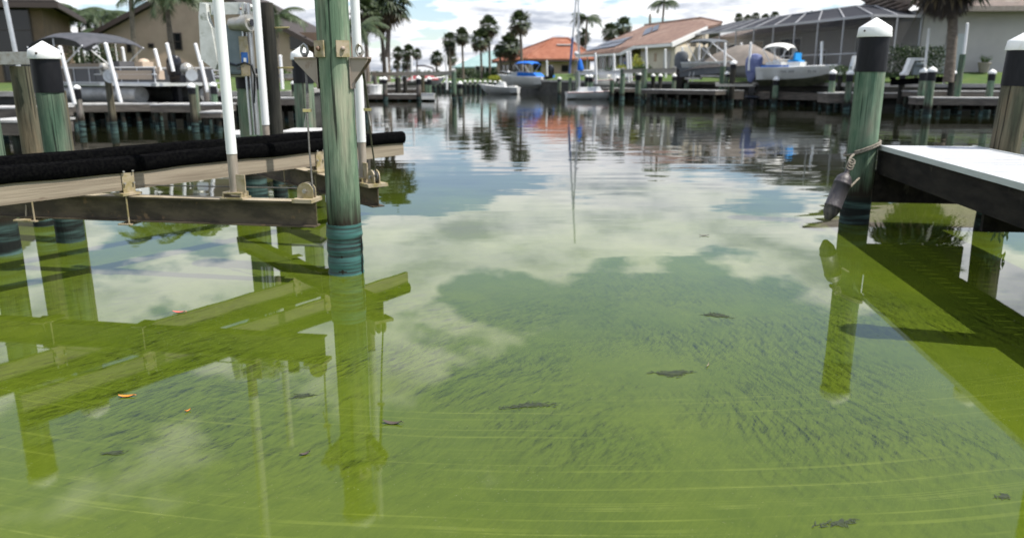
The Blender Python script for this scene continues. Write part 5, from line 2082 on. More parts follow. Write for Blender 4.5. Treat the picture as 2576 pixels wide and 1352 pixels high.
far_dock('long grey dock in front of the pontoon boat at the left', 130, 395, 25.2, 263, 1.4, 26.4, posts=7)
far_dock('white edged dock behind the pontoon boat outboard', 375, 560, 25.4, 262, 1.3, posts=5)
far_dock('low white landing stage right of the black outboard', 500, 556, 23.6, 281, 1.1, posts=2, fascia=0.14)
far_dock('narrow inner dock with pale edge at far left', 60, 300, 29.3, 258, 1.0, posts=5, z=0.84)
far_dock('short dock at the left edge behind the brown piling', -60, 104, 14.0, 303, 1.1, posts=3)
far_dock('dark narrow dock behind the left edge pilings', -80, 120, 19.5, 270, 1.2, posts=3)
far_dock('finger dock with white end seen just above the black bunks', 575, 652, 10.95, 341, 1.05, 11.1, posts=2, z=0.865)
far_dock('short white dock piece left of the tall bracket piling', 698, 792, 11.5, 334, 0.9, posts=2, z=0.87)
far_dock('dock with white edge behind the wrapped lift piling', 560, 770, 28.6, 246, 1.2, posts=4)
far_dock('white dock ending in a pale corner box at centre left', 912, 1090, 53, 237, 1.5, posts=7, fascia=0.28)
far_dock('second white dock behind the centre left one', 912, 1062, 60, 224, 1.2, posts=5)
far_dock('pale dock below the sailboat masts', 1466, 1565, 62, 219, 1.4, 56, posts=5, z=0.8)
far_dock('long pale dock between the cream house and the grey outboard', 1612, 1800, 50, 223, 1.3, 46, posts=7, z=0.84)
far_dock('small square dock stage below the covered boat', 1838, 1872, 47.5, 227, 1.6, posts=2, fascia=0.5)
far_dock('wooden dock under the white bay boat', 1880, 2100, 46.8, 232, 1.5, 43.5, posts=6, top='wood_grey', fascia=0.35, z=0.72)
far_dock('dock with pale edge behind the three capped pilings', 2080, 2320, 41.5, 231, 1.2, 39.2, posts=6, z=0.83)
far_dock('small landing between the three capped pilings', 2082, 2165, 39.4, 234, 1.4, posts=2, fascia=0.45)
far_dock('white edged dock in front of the palm with the shaggy skirt', 2304, 2540, 34.2, 245, 1.3, 33.4, posts=5, fascia=0.28)
far_dock('rear grey walkway along the right lawn', 2290, 2575, 37.4, 229, 0.9, posts=4)
bxs = thing('dock_box', 'white dock box standing on the left landing dock', 'dock box', at(527, 270, 25.9, 0.0))
zb_ = P(527, 276, 25.9).z
mb = MB()
mb.box((0, 0, zb_ + 0.09), (0.58, 0.4, 0.18)); mb.build('body', M['gel_white'], bxs)
mb = MB()
mb.box((0, 0, zb_ + 0.205), (0.62, 0.44, 0.05)); mb.build('lid', M['steel_white'], bxs)
bxs = thing('dock_box', 'white bucket shaped box on the centre left dock', 'dock box', at(944, 230, 53.8, 0.0))
zb_ = P(944, 237, 53.8).z
mb = MB()
mb.lathe([(0.42, zb_), (0.5, zb_ + 0.55), (0.52, zb_ + 0.57), (0.50, zb_ + 0.62)], 12); mb.build('body', M['gel_white'], bxs)
bxs = thing('dock_box', 'cream fender box on the corner of the centre left dock', 'dock box', at(1074, 240, 52.9, 0.0))
zb_ = P(1074, 247, 52.9).z
mb = MB()
mb.box((0, -0.03, zb_ + 0.1), (0.95, 0.2, 0.36)); mb.build('body', M['canvas_white'], bxs)
mb = MB()
mb.box((0, -0.03, zb_ + 0.30), (0.99, 0.24, 0.04)); mb.build('lid', M['steel_white'], bxs)

# ================================================================= PILINGS FARTHER OFF


def fpile(label, u, vtop, Y, dia=0.2, m='pile_green', cap=True, wrap=0.3, umid=None, group=None):
    Y = bank_y(u, Y)
    p = P(u, vtop, Y)
    ztop = p.z - (0.6 * dia if cap else 0)
    return pile(label, p.x, Y, ztop, dia, m, cap, wrap if cap else 0, n=10, group=group)


# left docks
fpile('grey split piling with white cap in front of the pontoon boat', 192, 211, 24.0, 0.20, 'pile_grey', wrap=0.34)
fpile('small capped piling between the brown and the thick left pilings', 68, 203, 18.5, 0.24, 'pile_grey', wrap=0.36)
pw_ = fpile('brown piling topped by a lift winch before the pontoon boat', 272, 204, 23.6, 0.21, 'pile_brown', cap=False)
fpile('brown capped piling right of the boarding ladder', 480, 206, 23.5, 0.22, 'pile_brown', wrap=0.22)
fpile('green piling beside the brown one right of the boarding ladder', 491, 214, 24.2, 0.18, 'pile_green', cap=False)
fpile('capped green piling behind the white control cover', 535, 204, 26.5, 0.22, 'pile_green')
fpile('piling with pole bracket left of the white control cover', 515, 196, 27.2, 0.2, 'pile_grey', cap=False)
fpile('tiny capped post on the lawn edge left of the lone white pole', 690, 202, 30, 0.16, 'pile_green', wrap=0.25)
fpile('tiny capped post on the lawn edge right of the lone white pole', 737, 202, 29.4, 0.18, 'pile_green', wrap=0.3)
fpile('thin piling half hidden behind the white pole at centre left', 915, 170, 29.0, 0.17, 'pile_grey', cap=False)
for i, (u, v, lab) in enumerate(((303, 276, 'stub piling under the pontoon boat, leftmost'), (322, 275, 'stub piling under the pontoon boat, second'), (352, 276, 'stub piling under the pontoon boat, with green foot'), (379, 283, 'short pale stub between dock posts'), (403, 281, 'stub piling below the black outboard'))):
    fpile(lab, u, v, 26.9, 0.13, 'pile_green', cap=False)
# centre left
fpile('leaning capped piling on the centre left dock', 967, 191, 52.5, 0.34, 'pile_grey', wrap=0.3)
fpile('partner capped piling behind the leaning one on the centre left dock', 958, 192, 54, 0.3, 'pile_green', wrap=0.3)
fpile('capped piling in front of the red covered boat', 1052, 189, 51.5, 0.34, 'pile_grey', wrap=0.4)
fpile('capped piling right of the red covered boat', 1079, 191, 53.5, 0.32, 'pile_green', wrap=0.4)
fpile('lower capped piling right of the red covered boat', 1072, 196, 55, 0.28, 'pile_green', wrap=0.3)
fpile('uncapped piling holding the lift beam end at centre left', 1141, 181, 53, 0.34, 'pile_green', cap=False)
fpile('lone capped piling standing in the channel right of the lift', 1157, 203, 52, 0.3, 'pile_green', wrap=0.35)
fpile('dark uncapped piling left under the centre lift beam', 1000, 196, 56, 0.42, 'pile_dark', cap=False)
fpile('dark uncapped piling in the middle under the centre lift beam', 1018, 193, 57, 0.3, 'pile_dark', cap=False)
fpile('brown piling supporting the centre lift beam', 1062, 183, 55.5, 0.4, 'pile_brown', cap=False)
fpile('grey post at the left end of the centre lift beam', 943, 186, 57, 0.3, 'pile_grey', cap=False)
# seawall row
row_label = 'short capped post in the even row along the far sea wall'
first = None
for i in range(15):
    u = 1094 + 12.6 * i
    p = P(u, 203, 90.2)
    if first is None:
        first = pile(row_label, p.x, 90.2, 0.98, 0.30, 'pile_green', True, 0.25, n=10, group='capped posts along the far sea wall')
    else:
        dup(first, (p.x, 90.2, random.uniform(-0.06, 0.06)), random.uniform(0, 6))
fpile('capped post with a dark gap above the seawall row', 1279, 177, 89, 0.3, 'pile_green', wrap=0.2)
# centre
fpile('capped piling right of the blue topped boat', 1407, 192, 73, 0.30, 'pile_green', wrap=0.2)
fpile('low dark topped piling before the sailboat bow', 1434, 196, 70, 0.24, 'pile_green', cap=False)
fpile('tall green piling in front of the sailboat', 1451, 179, 70.5, 0.26, 'pile_green', cap=False)
fpile('left of two capped pilings behind the sail cover', 1476, 186, 73, 0.32, 'pile_green', wrap=0.4)
fpile('right of two capped pilings behind the sail cover', 1486, 186, 57, 0.32, 'pile_green', wrap=0.4)
fpile('green piling with dark top before the white runabout', 1539, 202, 69, 0.34, 'pile_green', cap=False)
fpile('capped piling behind the white runabout', 1553, 190, 72, 0.28, 'pile_green')
fpile('tall green piling right of the white runabout', 1566, 174, 54, 0.36, 'pile_green', cap=False)
fpile('thick capped piling on the bright lawn left of the others', 1606, 178, 53, 0.38, 'pile_green', wrap=0.4)
fpile('tall green piling carrying the lift beam before the cream house', 1621, 175, 51, 0.38, 'pile_green', cap=False)
fpile('first capped post of the pair on the bright lawn', 1643, 184, 52, 0.28, 'pile_dark', wrap=0.3)
fpile('second capped post of the pair on the bright lawn', 1661, 184, 51, 0.28, 'pile_dark', wrap=0.3)
fpile('capped post left of the grey covered outboard', 1696, 184, 50, 0.28, 'pile_green', wrap=0.3)
fpile('capped piling behind the grey covered outboard', 1729, 146, 53.5, 0.30, 'pile_dark', wrap=0.5)
fpile('thick green piling below the grey covered outboard', 1727, 210, 51.5, 0.34, 'pile_green', cap=False)
fpile('square topped green piling in front of the covered boat', 1818, 167, 48.8, 0.36, 'pile_green', cap=False)
fpile('dark capped piling right of the square topped one', 1845, 150, 47.5, 0.36, 'pile_dark', wrap=0.3)
fpile('capped stub piling by the covered boat lift', 1829, 178, 47.8, 0.28, 'pile_green', wrap=0.2)
fpile('dark capped piling tall in front of the bay boat', 1951, 147, 45.6, 0.34, 'pile_dark', wrap=0.2)
fpile('lower capped green piling in front of the bay boat', 1953, 190, 44.8, 0.34, 'pile_green', wrap=0.35)
# right
fpile('left of three capped pilings by the right landing', 2096, 173, 40.5, 0.34, 'pile_green', wrap=0.4)
fpile('middle and smaller of three capped pilings by the right landing', 2115, 177, 43, 0.28, 'pile_dark', wrap=0.3)
fpile('right of three capped pilings, with sunlit edge', 2139, 174, 38.9, 0.34, 'pile_green', wrap=0.4)
fpile('dark capped post before the clipped hedge', 2272, 177, 38.5, 0.3, 'pile_dark', wrap=0.4)
fpile('uncapped green piling below the clipped hedge', 2313, 225, 38, 0.24, 'pile_green', cap=False)
fpile('left of two tall capped pilings before the shaggy palm', 2325, 168, 35.6, 0.33, 'pile_green', wrap=0.42)
fpile('right and nearest of two tall capped pilings before the shaggy palm', 2346, 165, 33.2, 0.34, 'pile_green', wrap=0.42)
fpile('dark capped post at the foot of the green pole piling', 2398, 173, 37, 0.30, 'pile_dark', wrap=0.4)
fpile('tall green piling with a white pole rising from its top', 2421, 137, 34.8, 0.28, 'pile_green', cap=False)
fpile('capped green piling nearest the right edge dock', 2497, 172, 35.2, 0.31, 'pile_green', wrap=0.35)

# ---- winch on the brown left piling
wz = P(272, 196, 23.5)
wn_ = thing('lift_winch', 'round geared lift winch on the brown left piling', 'winch', tuple(wz))
mb = MB()
c = P(278, 192, 23.35)
mb.tube([c + Vector((-0.05, 0.10, 0)), c + Vector((0.03, -0.06, 0))], 0.20, 16)
mb.tube([c + Vector((0.03, -0.06, 0)), c + Vector((0.05, -0.10, 0))], [0.12, 0.11], 14)
mb.build('gear_wheel', M['alu'], wn_, world=True, smooth=True)
mb = MB()
c = P(267, 180, 23.5)
mb.box(c, (0.28, 0.2, 0.2)); mb.ball(c + Vector((-0.02, -0.06, 0.12)), 0.13, 10, 6)
mb.build('motor', M['galv'], wn_, world=True)
mt = thing('lift_winch', 'domed grey lift winch beside the boarding ladder', 'winch', tuple(P(478, 185, 23.6)))
mb = MB()
c = P(470, 174, 23.7)
mb.ball(c, 0.19, 12, 8); mb.box(c + Vector((0.14, 0, -0.15)), (0.24, 0.2, 0.3))
mb.build('motor', M['galv'], mt, world=True)
mb = MB()
c = P(481, 190, 23.6)
mb.tube([c, c + Vector((0.06, -0.1, 0))], 0.17, 12)
mb.build('gear_wheel', M['alu'], mt, world=True)

# ================================================================= GUIDE POLES AND LIFT BEAMS


def pole(label, u0, v0, u1, v1, Y, d=0.10, m='pvc', name='guide_pole'):
    Y = bank_y(u0, Y)
    a, b = P(u0, v0, Y), P(u1, v1, Y)
    t = thing(name, label, 'guide pole', tuple(b))
    mb = MB()
    mb.tube([b, a], d / 2, 10)
    mb.build('sleeve', M[m], t, world=True, smooth=True)
    mb = MB()
    dd = (a - b).normalized()
    mb.tube([a, a + dd * 0.012, a + dd * 0.05], [d * 0.55, d * 0.55, d * 0.25], 10)
    mb.build('end_cap', M[m], t, world=True)
    return t


pole('thin grey pole at far left rising past the dark house', 13, 5, 57, 218, 15, 0.085, 'alu')
for lab, u0, v0, u1, v1, Y in (
    ('white pole left of the pontoon boat canopy', 151, 120, 188, 262, 23.4),
    ('white pole crossing the pontoon boat amidships', 266, 112, 304, 258, 23.2),
    ('short white pole under the pontoon boat canopy', 308, 122, 314, 160, 29.8),
    ('white pole at the pontoon boat stern, left of two', 390, 126, 404, 178, 27.5),
    ('white pole at the pontoon boat stern, right of two', 420, 112, 436, 180, 26.5),
    ('white pole left of the control cover, rising from a bracket', 492, 113, 513, 192, 27),
    ('low white pole stub beside the bracket pole', 505, 156, 522, 232, 26.6),
    ('lone white pole on the lawn in front of the tan house', 705, 142, 711, 225, 29.6),
    ('white pole behind the grey control box', 614, 115, 633, 225, 28),
    ('white pole in the centre left dock near the small palms', 1035, 144, 1036, 205, 55),
    ('white pole standing in the channel at the lift beam end', 1121, 141, 1124, 226, 55),
    ('short white pole above the leaning capped piling', 972, 147, 974, 192, 56),
    ('cream pole right of the blue bimini', 1375, 154, 1376, 192, 74),
    ('white pole right of the sail cover', 1497, 135, 1500, 212, 69),
    ('white pole before the lanai corner', 1544, 138, 1546, 205, 70),
    ('white pole left of the yellow shrub pair', 1577, 132, 1581, 208, 55),
    ('second white pole just left of the cream house corner', 1584, 131, 1588, 205, 55.5),
    ('white pole before the cream house door', 1625, 121, 1627, 182, 57),
    ('white pole right of the wall niche', 1673, 125, 1674, 200, 57.5),
    ('white pole by the blue shuttered corner', 1716, 121, 1719, 165, 56),
    ('white pole left of the covered boat', 1759, 114, 1758, 152, 53),
    ('tall white pole before the covered boat', 1824, 110, 1822, 208, 49),
    ('short white pole over the covered boat', 1864, 110, 1865, 122, 52),
    ('white pole right over the covered boat stern', 1888, 109, 1883, 178, 46.5),
    ('white pole behind the white bimini', 1997, 113, 1996, 140, 49),
    ('white pole at the bay boat bow', 2067, 107, 2063, 216, 45),
    ('white pole beside the clipped hedge', 2336, 74, 2326, 170, 38),
    ('long white pole right of the shaggy palm trunk', 2399, 66, 2373, 212, 37.2),
):
    pole(lab, u0, v0, u1, v1, Y, 0.115 if Y < 40 else 0.15 if Y < 60 else 0.17)
pole('white pole standing on top of the green piling', 2433, 61, 2424, 138, 34.8, 0.11)


def lift_beam(label, u0, v0, u1, v1, Y, Y1, h=0.16, m='galv', posts=()):
    a, b = P(u0, v0, Y), P(u1, v1, Y1)
    t = thing('lift_beam', label, 'lift beam', tuple(a))
    mb = MB()
    mb.beam(a, b, 0.15, 0.02)
    mb.beam(a - Vector((0, 0, h / 2)), b - Vector((0, 0, h / 2)), 0.03, h - 0.02)
    mb.beam(a - Vector((0, 0, h)), b - Vector((0, 0, h)), 0.15, 0.02)
    mb.build('beam', M[m], t, world=True)
    mb = MB()
    for f in (0.03, 0.97):
        c = a.lerp(b, f)
        mb.box(c + Vector((0, 0, 0.06)), (0.22, 0.2, 0.1))
    mb.build('end_plate', M[m], t, world=True)
    return t


lift_beam('long lift top beam over the centre left dock', 935, 183, 1144, 180, 56, 53.2, 0.24)
lift_beam('white lift beam between the sail cover and the green piling', 1453, 181, 1563, 178, 61, 54, 0.22, 'steel_white')
lift_beam('grey lift beam before the cream house lawn', 1563, 175, 1700, 172, 54, 49, 0.25)
lift_beam('lift beam left of the control cover before the tan house', 455, 189, 560, 188, 29.5, 28.5, 0.16)
lift_beam('lift beam behind the lone white pole', 690, 188, 745, 186, 30, 29.6, 0.13)
lift_beam('dark carpeted bunk below the clipped hedge', 2240, 201, 2395, 192, 38.2, 37.4, 0.26, 'carpet')
lift_beam('short lift arm below the covered boat', 1800, 212, 1900, 212, 47.6, 46.4, 0.12)


def cover_box(label, u0, v0, u1, v1, Y):
    a, b = P(u0, v0, Y), P(u1, v1, Y)
    w_, h_ = b.x - a.x, a.z - b.z
    t = thing('lift_motor', label, 'lift motor', ((a.x + b.x) / 2, Y, b.z))
    mb = MB()
    mb.prism([(w_ * 0.0, 0, h_), (-w_ * 0.28, 0, h_), (-w_ * 0.5, 0, 0), (-w_ * 0.32, 0, -0.03), (-w_ * 0.1, 0, h_ * 0.8)], (0, 0.36, 0))
    mb.prism([(-w_ * 0.08, -0.01, h_ * 1.01), (w_ * 0.36, -0.01, h_ * 0.99), (w_ * 0.40, -0.01, h_ * 0.84), (-w_ * 0.1, -0.01, h_ * 0.84)], (0, 0.36, 0))
    mb.build('cover', M['gel_white'], t)
    mb = MB()
    mb.box((w_ * 0.14, 0.15, h_ * 0.36), (w_ * 0.42, 0.24, h_ * 0.72))
    mb.tube([(w_ * 0.0, 0.02, h_ * 0.62), (w_ * 0.42, -0.06, h_ * 0.62)], 0.10, 10)
    mb.build('gear_motor', M['box_grey'], t)


cover_box('white covered lift motor beside the clipped hedge', 2280, 146, 2326, 188, 38.4)
cover_box('white covered lift motor left of the thick right piling', 2144, 140, 2170, 183, 40.6)
cover_box('cream lift motor cover over the centre left dock, left one', 965 - 35, 188, 945, 206, 57)
cover_box('cream lift motor cover over the centre left dock, right one', 1008, 186, 1022, 205, 57.5)

# ================================================================= BOATS


def hull_mb(L, B, H, keel=0.0, rake=0.22, sheer=0.25, n=14, flare=0.72, full=False):
    mb = MB()
    rows = []
    for i in range(n + 1):
        s = i / n
        w = B / 2 * (1 - max(0, (s - 0.45) / 0.55) ** 2.2) * (0.94 + 0.06 * min(1, s * 4))
        if full:
            w = B / 2 * (1 - 0.55 * max(0, (s - 0.70) / 0.30) ** 2.0)
        w = max(w, 0.012)
        zs = H + sheer * s ** 2
        kz = keel + (H * 0.80) * max(0, (s - 0.62) / 0.38) ** 2.4
        if full:
            kz = keel + H * 0.45 * max(0, (s - 0.55) / 0.45) ** 2.2
        ch = kz + (zs - kz) * (0.34 + 0.10 * s)
        x = L * s
        xr = x + L * rake * 0.35 * max(0, (s - 0.7) / 0.3)
        rows.append([(x, 0, kz), (x + (xr - x) * 0.35, w * flare, ch), (xr, w, zs), (xr, w * 0.93, zs + 0.025)])
    k = 4
    full = []
    for r in rows:
        left = [(p[0], -p[1], p[2]) for p in r[1:]][::-1]
        full.append(left + r)
    m = len(full[0])
    for r in full:
        mb.v += [Vector(p) for p in r]
    for i in range(n):
        for j in range(m - 1):
            a = i * m + j
            mb.f.append((a, a + 1, a + m + 1, a + m))
    mb.f.append(tuple(range(m)))
    mb.f.append(tuple(range(n * m, n * m + m))[::-1])
    edge = [Vector(r[-1]) for r in full]
    return mb, edge


def deck_mb(edge, drop, inset=0.9, x0=0.0):
    mb = MB()
    n = len(edge)
    for e in edge:
        mb.v += [Vector((e.x, e.y * inset, e.z - drop)), Vector((e.x, -e.y * inset, e.z - drop))]
    for i in range(n - 1):
        a = 2 * i
        mb.f.append((a, a + 1, a + 3, a + 2))
    return mb


def outboard(t, x, y, z, s, cowl_m, leg_m='black_gloss', cover=False, down=0.0):
    mb = MB()
    prof = [(0.04, -0.30), (0.16, -0.26), (0.19, -0.02), (0.185, 0.14), (0.13, 0.24), (0.03, 0.27)]
    if cover:
        prof = [(0.07, -0.62), (0.13, -0.5), (0.19, -0.3), (0.24, -0.02), (0.24, 0.16), (0.17, 0.29), (0.03, 0.33)]
    k = len(mb.v)
    mb.lathe([(r * s, zz * s) for r, zz in prof], 12)
    for i in range(k, len(mb.v)):
        p = mb.v[i]
        mb.v[i] = Vector((x - 0.32 * s + p.x * 1.45 + 0.10 * p.z, y + p.y * 0.95, z + 0.62 * s + p.z * 1.15))
    cw = mb.build('outboard_motor', M[cowl_m], t, smooth=True)
    lg = MB()
    lg.prism([(x - 0.50 * s, y - 0.07 * s, z + 0.35 * s), (x - 0.16 * s, y - 0.07 * s, z + 0.35 * s), (x - 0.18 * s, y - 0.07 * s, z - 0.45 * s), (x - 0.42 * s, y - 0.07 * s, z - 0.45 * s)], (0, 0.14 * s, 0))
    lg.box((x - 0.32 * s, y, z - 0.47 * s), (0.55 * s, 0.26 * s, 0.025 * s))
    lg.prism([(x - 0.38 * s, y - 0.02 * s, z - 0.72 * s), (x - 0.2 * s, y - 0.02 * s, z - 0.72 * s), (x - 0.22 * s, y - 0.02 * s, z - 0.98 * s), (x - 0.32 * s, y - 0.02 * s, z - 0.98 * s)], (0, 0.04 * s, 0))
    lg.tube([(x - 0.6 * s, y, z - 0.66 * s), (x - 0.45 * s, y, z - 0.66 * s), (x - 0.1 * s, y, z - 0.66 * s), (x + 0.02 * s, y, z - 0.66 * s)], [0.05 * s, 0.085 * s, 0.085 * s, 0.02 * s], 10)
    lg.box((x - 0.32 * s, y, z - 0.57 * s), (0.2 * s, 0.05 * s, 0.22 * s))
    lg.box((x - 0.08 * s, y, z + 0.16 * s), (0.2 * s, 0.22 * s, 0.36 * s))
    lg.build('leg', M[leg_m], cw)
    pr = MB()
    for a in range(3):
        R = Matrix.Rotation(a * 2.094, 3, 'X')
        vs = [R @ Vector(p) for p in ((0, -0.02, 0.03), (0.03, 0.05, 0.16), (-0.03, -0.05, 0.17), (0, 0.02, 0.03))]
        pr.add([Vector((x - 0.53 * s, y, z - 0.66 * s)) + v * s for v in vs], [(0, 1, 2, 3)])
    pr.build('propeller', M['galv'], cw)
    return cw


def bimini(t, x0, x1, w, z0, z1, m, arch=0.12, frame='alu', bow=0.18):
    cp = MB()
    nx_, ny_ = 9, 6
    for i in range(nx_ + 1):
        for j in range(ny_ + 1):
            f, g = i / nx_, j / ny_ * 2 - 1
            x = x0 + (x1 - x0) * f
            z = z1 - bow * (2 * f - 1) ** 2 - arch * g * g - (0.10 if abs(g) > 0.99 else 0) - (0.08 if i in (0, nx_) else 0)
            cp.v.append(Vector((x, g * w / 2, z)))
    top = len(cp.v)
    for i in range(nx_ + 1):
        for j in range(ny_ + 1):
            p = cp.v[i * (ny_ + 1) + j]
            cp.v.append(Vector((p.x, p.y * 0.99, p.z - 0.03)))
    for o_ in (0, top):
        for i in range(nx_):
            for j in range(ny_):
                a = o_ + i * (ny_ + 1) + j
                cp.f.append((a, a + 1, a + ny_ + 2, a + ny_ + 1))
    # hem
    per = [i * (ny_ + 1) for i in range(nx_ + 1)] + [nx_ * (ny_ + 1) + j for j in range(1, ny_ + 1)] + [i * (ny_ + 1) + ny_ for i in range(nx_ - 1, -1, -1)] + [j for j in range(ny_ - 1, 0, -1)]
    for i in range(len(per)):
        a, b = per[i], per[(i + 1) % len(per)]
        cp.f.append((a, b, b + top, a + top))
    cp.build('bimini_top', M[m], t, smooth=True)
    xm = (x0 + x1) / 2
    for s in (-1, 1):
        for xa, za in ((x0 + 0.06, z1 - bow - 0.12), (xm, z1 - 0.15), (x1 - 0.06, z1 - bow - 0.12)):
            fm = MB()
            fm.tube([(xm + (xa - xm) * 0.15 if xa != xm else xm, s * w / 2, z0), (xa, s * w / 2 * 0.99, za - arch)], 0.022, 6)
            fm.build('bimini_strut', M[frame], t)


def boat(name, label, pos, rz, L, B, H, zk, hull_m='gel_white', stripe=None, bottom=None, sheer=0.25, cat='boat', full=False):
    t = thing(name, label, cat, pos, rz)
    hb, edge = hull_mb(L, B, H, 0, sheer=sheer, full=full)
    hb.build('hull', M[hull_m], t, smooth=True)
    deck_mb(edge, 0.10).build('deck', M['gel_white'], t)
    for s in (-1, 1):
        rr_ = MB()
        rr_.tube([Vector((e.x, s * e.y * 1.04, e.z - 0.05)) for e in edge], 0.03, 6)
        rr_.build('rub_rail', M['trim_white' if not stripe else stripe], t)
    return t, edge


# ---- pontoon boat on the left lift
q0, q1 = P(128, 210, 29.5), P(412, 215, 26.6)
dv = q1 - q0
rz = atan2(dv.y, dv.x)
Lp = hypot(dv.x, dv.y)
zt_ = 1.02                                  # tube centre height
pn = thing('pontoon_boat', 'pontoon boat with dark bimini and tan seats on the left lift', 'pontoon boat', (q0.x, q0.y, 0), rz)
for y in (0.0, 2.0):
    mb = MB()
    mb.tube([(-0.4, y, zt_ + 0.1), (0.1, y, zt_), (0.5, y, zt_), (Lp - (1.3 if y == 0 else 0.4), y, zt_), (Lp - (1.2 if y == 0 else 0.3), y, zt_)], [0.05, 0.24, 0.30, 0.30, 0.29], 20)
    mb.build('pontoon_tube', M['alu_dull'], pn, smooth=True)
mb = MB()
mb.box((Lp / 2 - 0.1, 1.0, zt_ + 0.36), (Lp, 2.45, 0.10))
mb.build('deck', M['hull_grey'], pn)
mb = MB()
mb.box((Lp / 2 - 0.15, 1.0, zt_ - 0.33), (Lp - 1.0, 2.3, 0.10))
mb.build('lift_cradle', M['graphite'], pn)
yn = -0.22
for x0, x1, m_, nm in ((0.15, 1.7, 'canvas_tan', 'side_panel'), (1.74, 3.0, 'graphite', 'side_panel'), (3.04, Lp - 0.05, 'graphite', 'side_panel')):
    for yy in (yn, 2.2):
        mb = MB()
        mb.box(((x0 + x1) / 2, yy, zt_ + 0.66), (x1 - x0, 0.03, 0.46))
        mb.build(nm, M[m_], pn)
for yy in (yn - 0.03, 2.22):
    for z_, x0 in ((zt_ + 0.93, 0.1), (zt_ + 0.42, 0.0), (zt_ + 0.70, 3.0)):
        mb = MB()
        mb.tube([(x0, yy, z_), (Lp, yy, z_)], 0.022, 6)
        mb.build('rail', M['steel_white'], pn)
    for i in range(8):
        mb = MB()
        x = 0.12 + (Lp - 0.2) * i / 7
        mb.tube([(x, yy, zt_ + 0.4), (x, yy, zt_ + 0.93)], 0.018, 6)
        mb.build('rail_post', M['steel_white'], pn)
mb = MB()
mb.box((Lp - 1.6, yn - 0.06, zt_ + 0.36), (2.6, 0.10, 0.09))
mb.build('white_trim', M['gel_white'], pn)
mb = MB()
mb.box((Lp - 1.35, yn + 0.14, zt_ + 0.86), (2.4, 0.24, 0.16)); mb.box((Lp - 1.35, yn + 0.20, zt_ + 0.68), (2.3, 0.5, 0.3))
mb.build('bench_seat', M['seat_tan'], pn)
mb = MB()
mb.box((1.9, 0.15, zt_ + 1.02), (2.0, 0.22, 0.12)); mb.box((1.9, 0.3, zt_ + 0.75), (2.0, 0.5, 0.4))
mb.build('bench_seat', M['seat_tan'], pn)
mb = MB()
mb.box((Lp - 2.05, 0.9, zt_ + 0.92), (0.40, 0.45, 0.42)); mb.ball((Lp - 2.05, 0.9, zt_ + 1.13), 0.21, 10, 6, (0.9, 1, 0.6))
mb.build('captain_seat', M['seat_tan'], pn, smooth=True)
mb = MB()
mb.box((Lp - 2.7, 0.5, zt_ + 0.85), (0.5, 0.6, 0.6))
mb.build('helm_console', M['graphite'], pn)
zc = P(250, 90, 28.4).z
bimini(pn, 0.75, 3.95, 2.35, zt_ + 0.9, zc + 0.1, 'canvas_dark', 0.10, 'steel_white', 0.28)
outboard(pn, Lp - 0.20, 0.95, zt_ + 0.28, 1.15, 'black_gloss')
ld = MB()
for dy in (0, 0.38):
    ld.tube([(Lp + 0.55, 1.6 + dy, zt_ + 0.86), (Lp + 0.75, 1.6 + dy, zt_ + 0.1)], 0.025, 6)
for k in range(4):
    ld.tube([(Lp + 0.56 + 0.06 * k, 1.6, zt_ + 0.84 - 0.22 * k), (Lp + 0.56 + 0.06 * k, 1.98, zt_ + 0.84 - 0.22 * k)], 0.022, 6)
ld.build('boarding_ladder', M['alu'], pn)

# ---- white cuddy with blue canvas, centre
p = P(1372, 205, 76)
bt, edge = boat('motor_boat', 'white motor boat with bright blue bimini and blue canvas', (p.x, 76, 0.50), radians(152), 4.9, 2.1, 1.05, 0)
bimini(bt, 1.0, 2.9, 1.9, 1.3, P(1340, 152, 75).z - 0.55, 'canvas_blue', 0.06, 'steel_white', 0.1)
mb = MB()
mb.prism([(0.5, -0.95, 1.05), (2.7, -0.85, 1.12), (2.5, -0.75, 1.48), (0.9, -0.85, 1.44)], (0, 1.8, 0))
mb.build('canvas_cover', M['canvas_blue'], bt)
mb = MB()
mb.prism([(2.8, -0.75, 1.10), (3.9, -0.5, 1.2), (2.9, -0.65, 1.58), (2.7, -0.75, 1.56)], (0, 1.3, 0))
mb.build('windshield', M['hull_grey'], bt)
mb = MB()
mb.box((-0.25, -0.7, 0.85), (0.6, 0.5, 0.75))
mb.build('stern_canvas', M['canvas_blue'], bt)
mb = MB()
mb.tube([(3.8, -0.55, 1.2), (3.8, -0.55, 1.5), (5.15, -0.1, 1.6), (3.8, 0.55, 1.5), (3.8, 0.55, 1.2)], 0.025, 6)
mb.build('bow_rail', M['alu'], bt)
outboard(bt, -0.1, 0.2, 0.75, 1.5, 'black_gloss')

# ---- low white skiff
p = P(1304, 212, 73)
bt, edge = boat('skiff', 'low white skiff moored bow to the left below the blue topped boat', (p.x, 73, -0.12), radians(168), 3.5, 1.8, 0.75, 0, sheer=0.3)
mb = MB()
mb.prism([(1.2, -0.5, 0.72), (2.3, -0.4, 0.8), (1.6, -0.35, 1.25), (1.3, -0.45, 1.2)], (0, 0.95, 0))
mb.build('console', M['gel_white'], bt)
mb = MB()
mb.box((0.45, 0, 0.80), (0.5, 1.3, 0.16))
mb.build('seat', M['canvas_white'], bt)

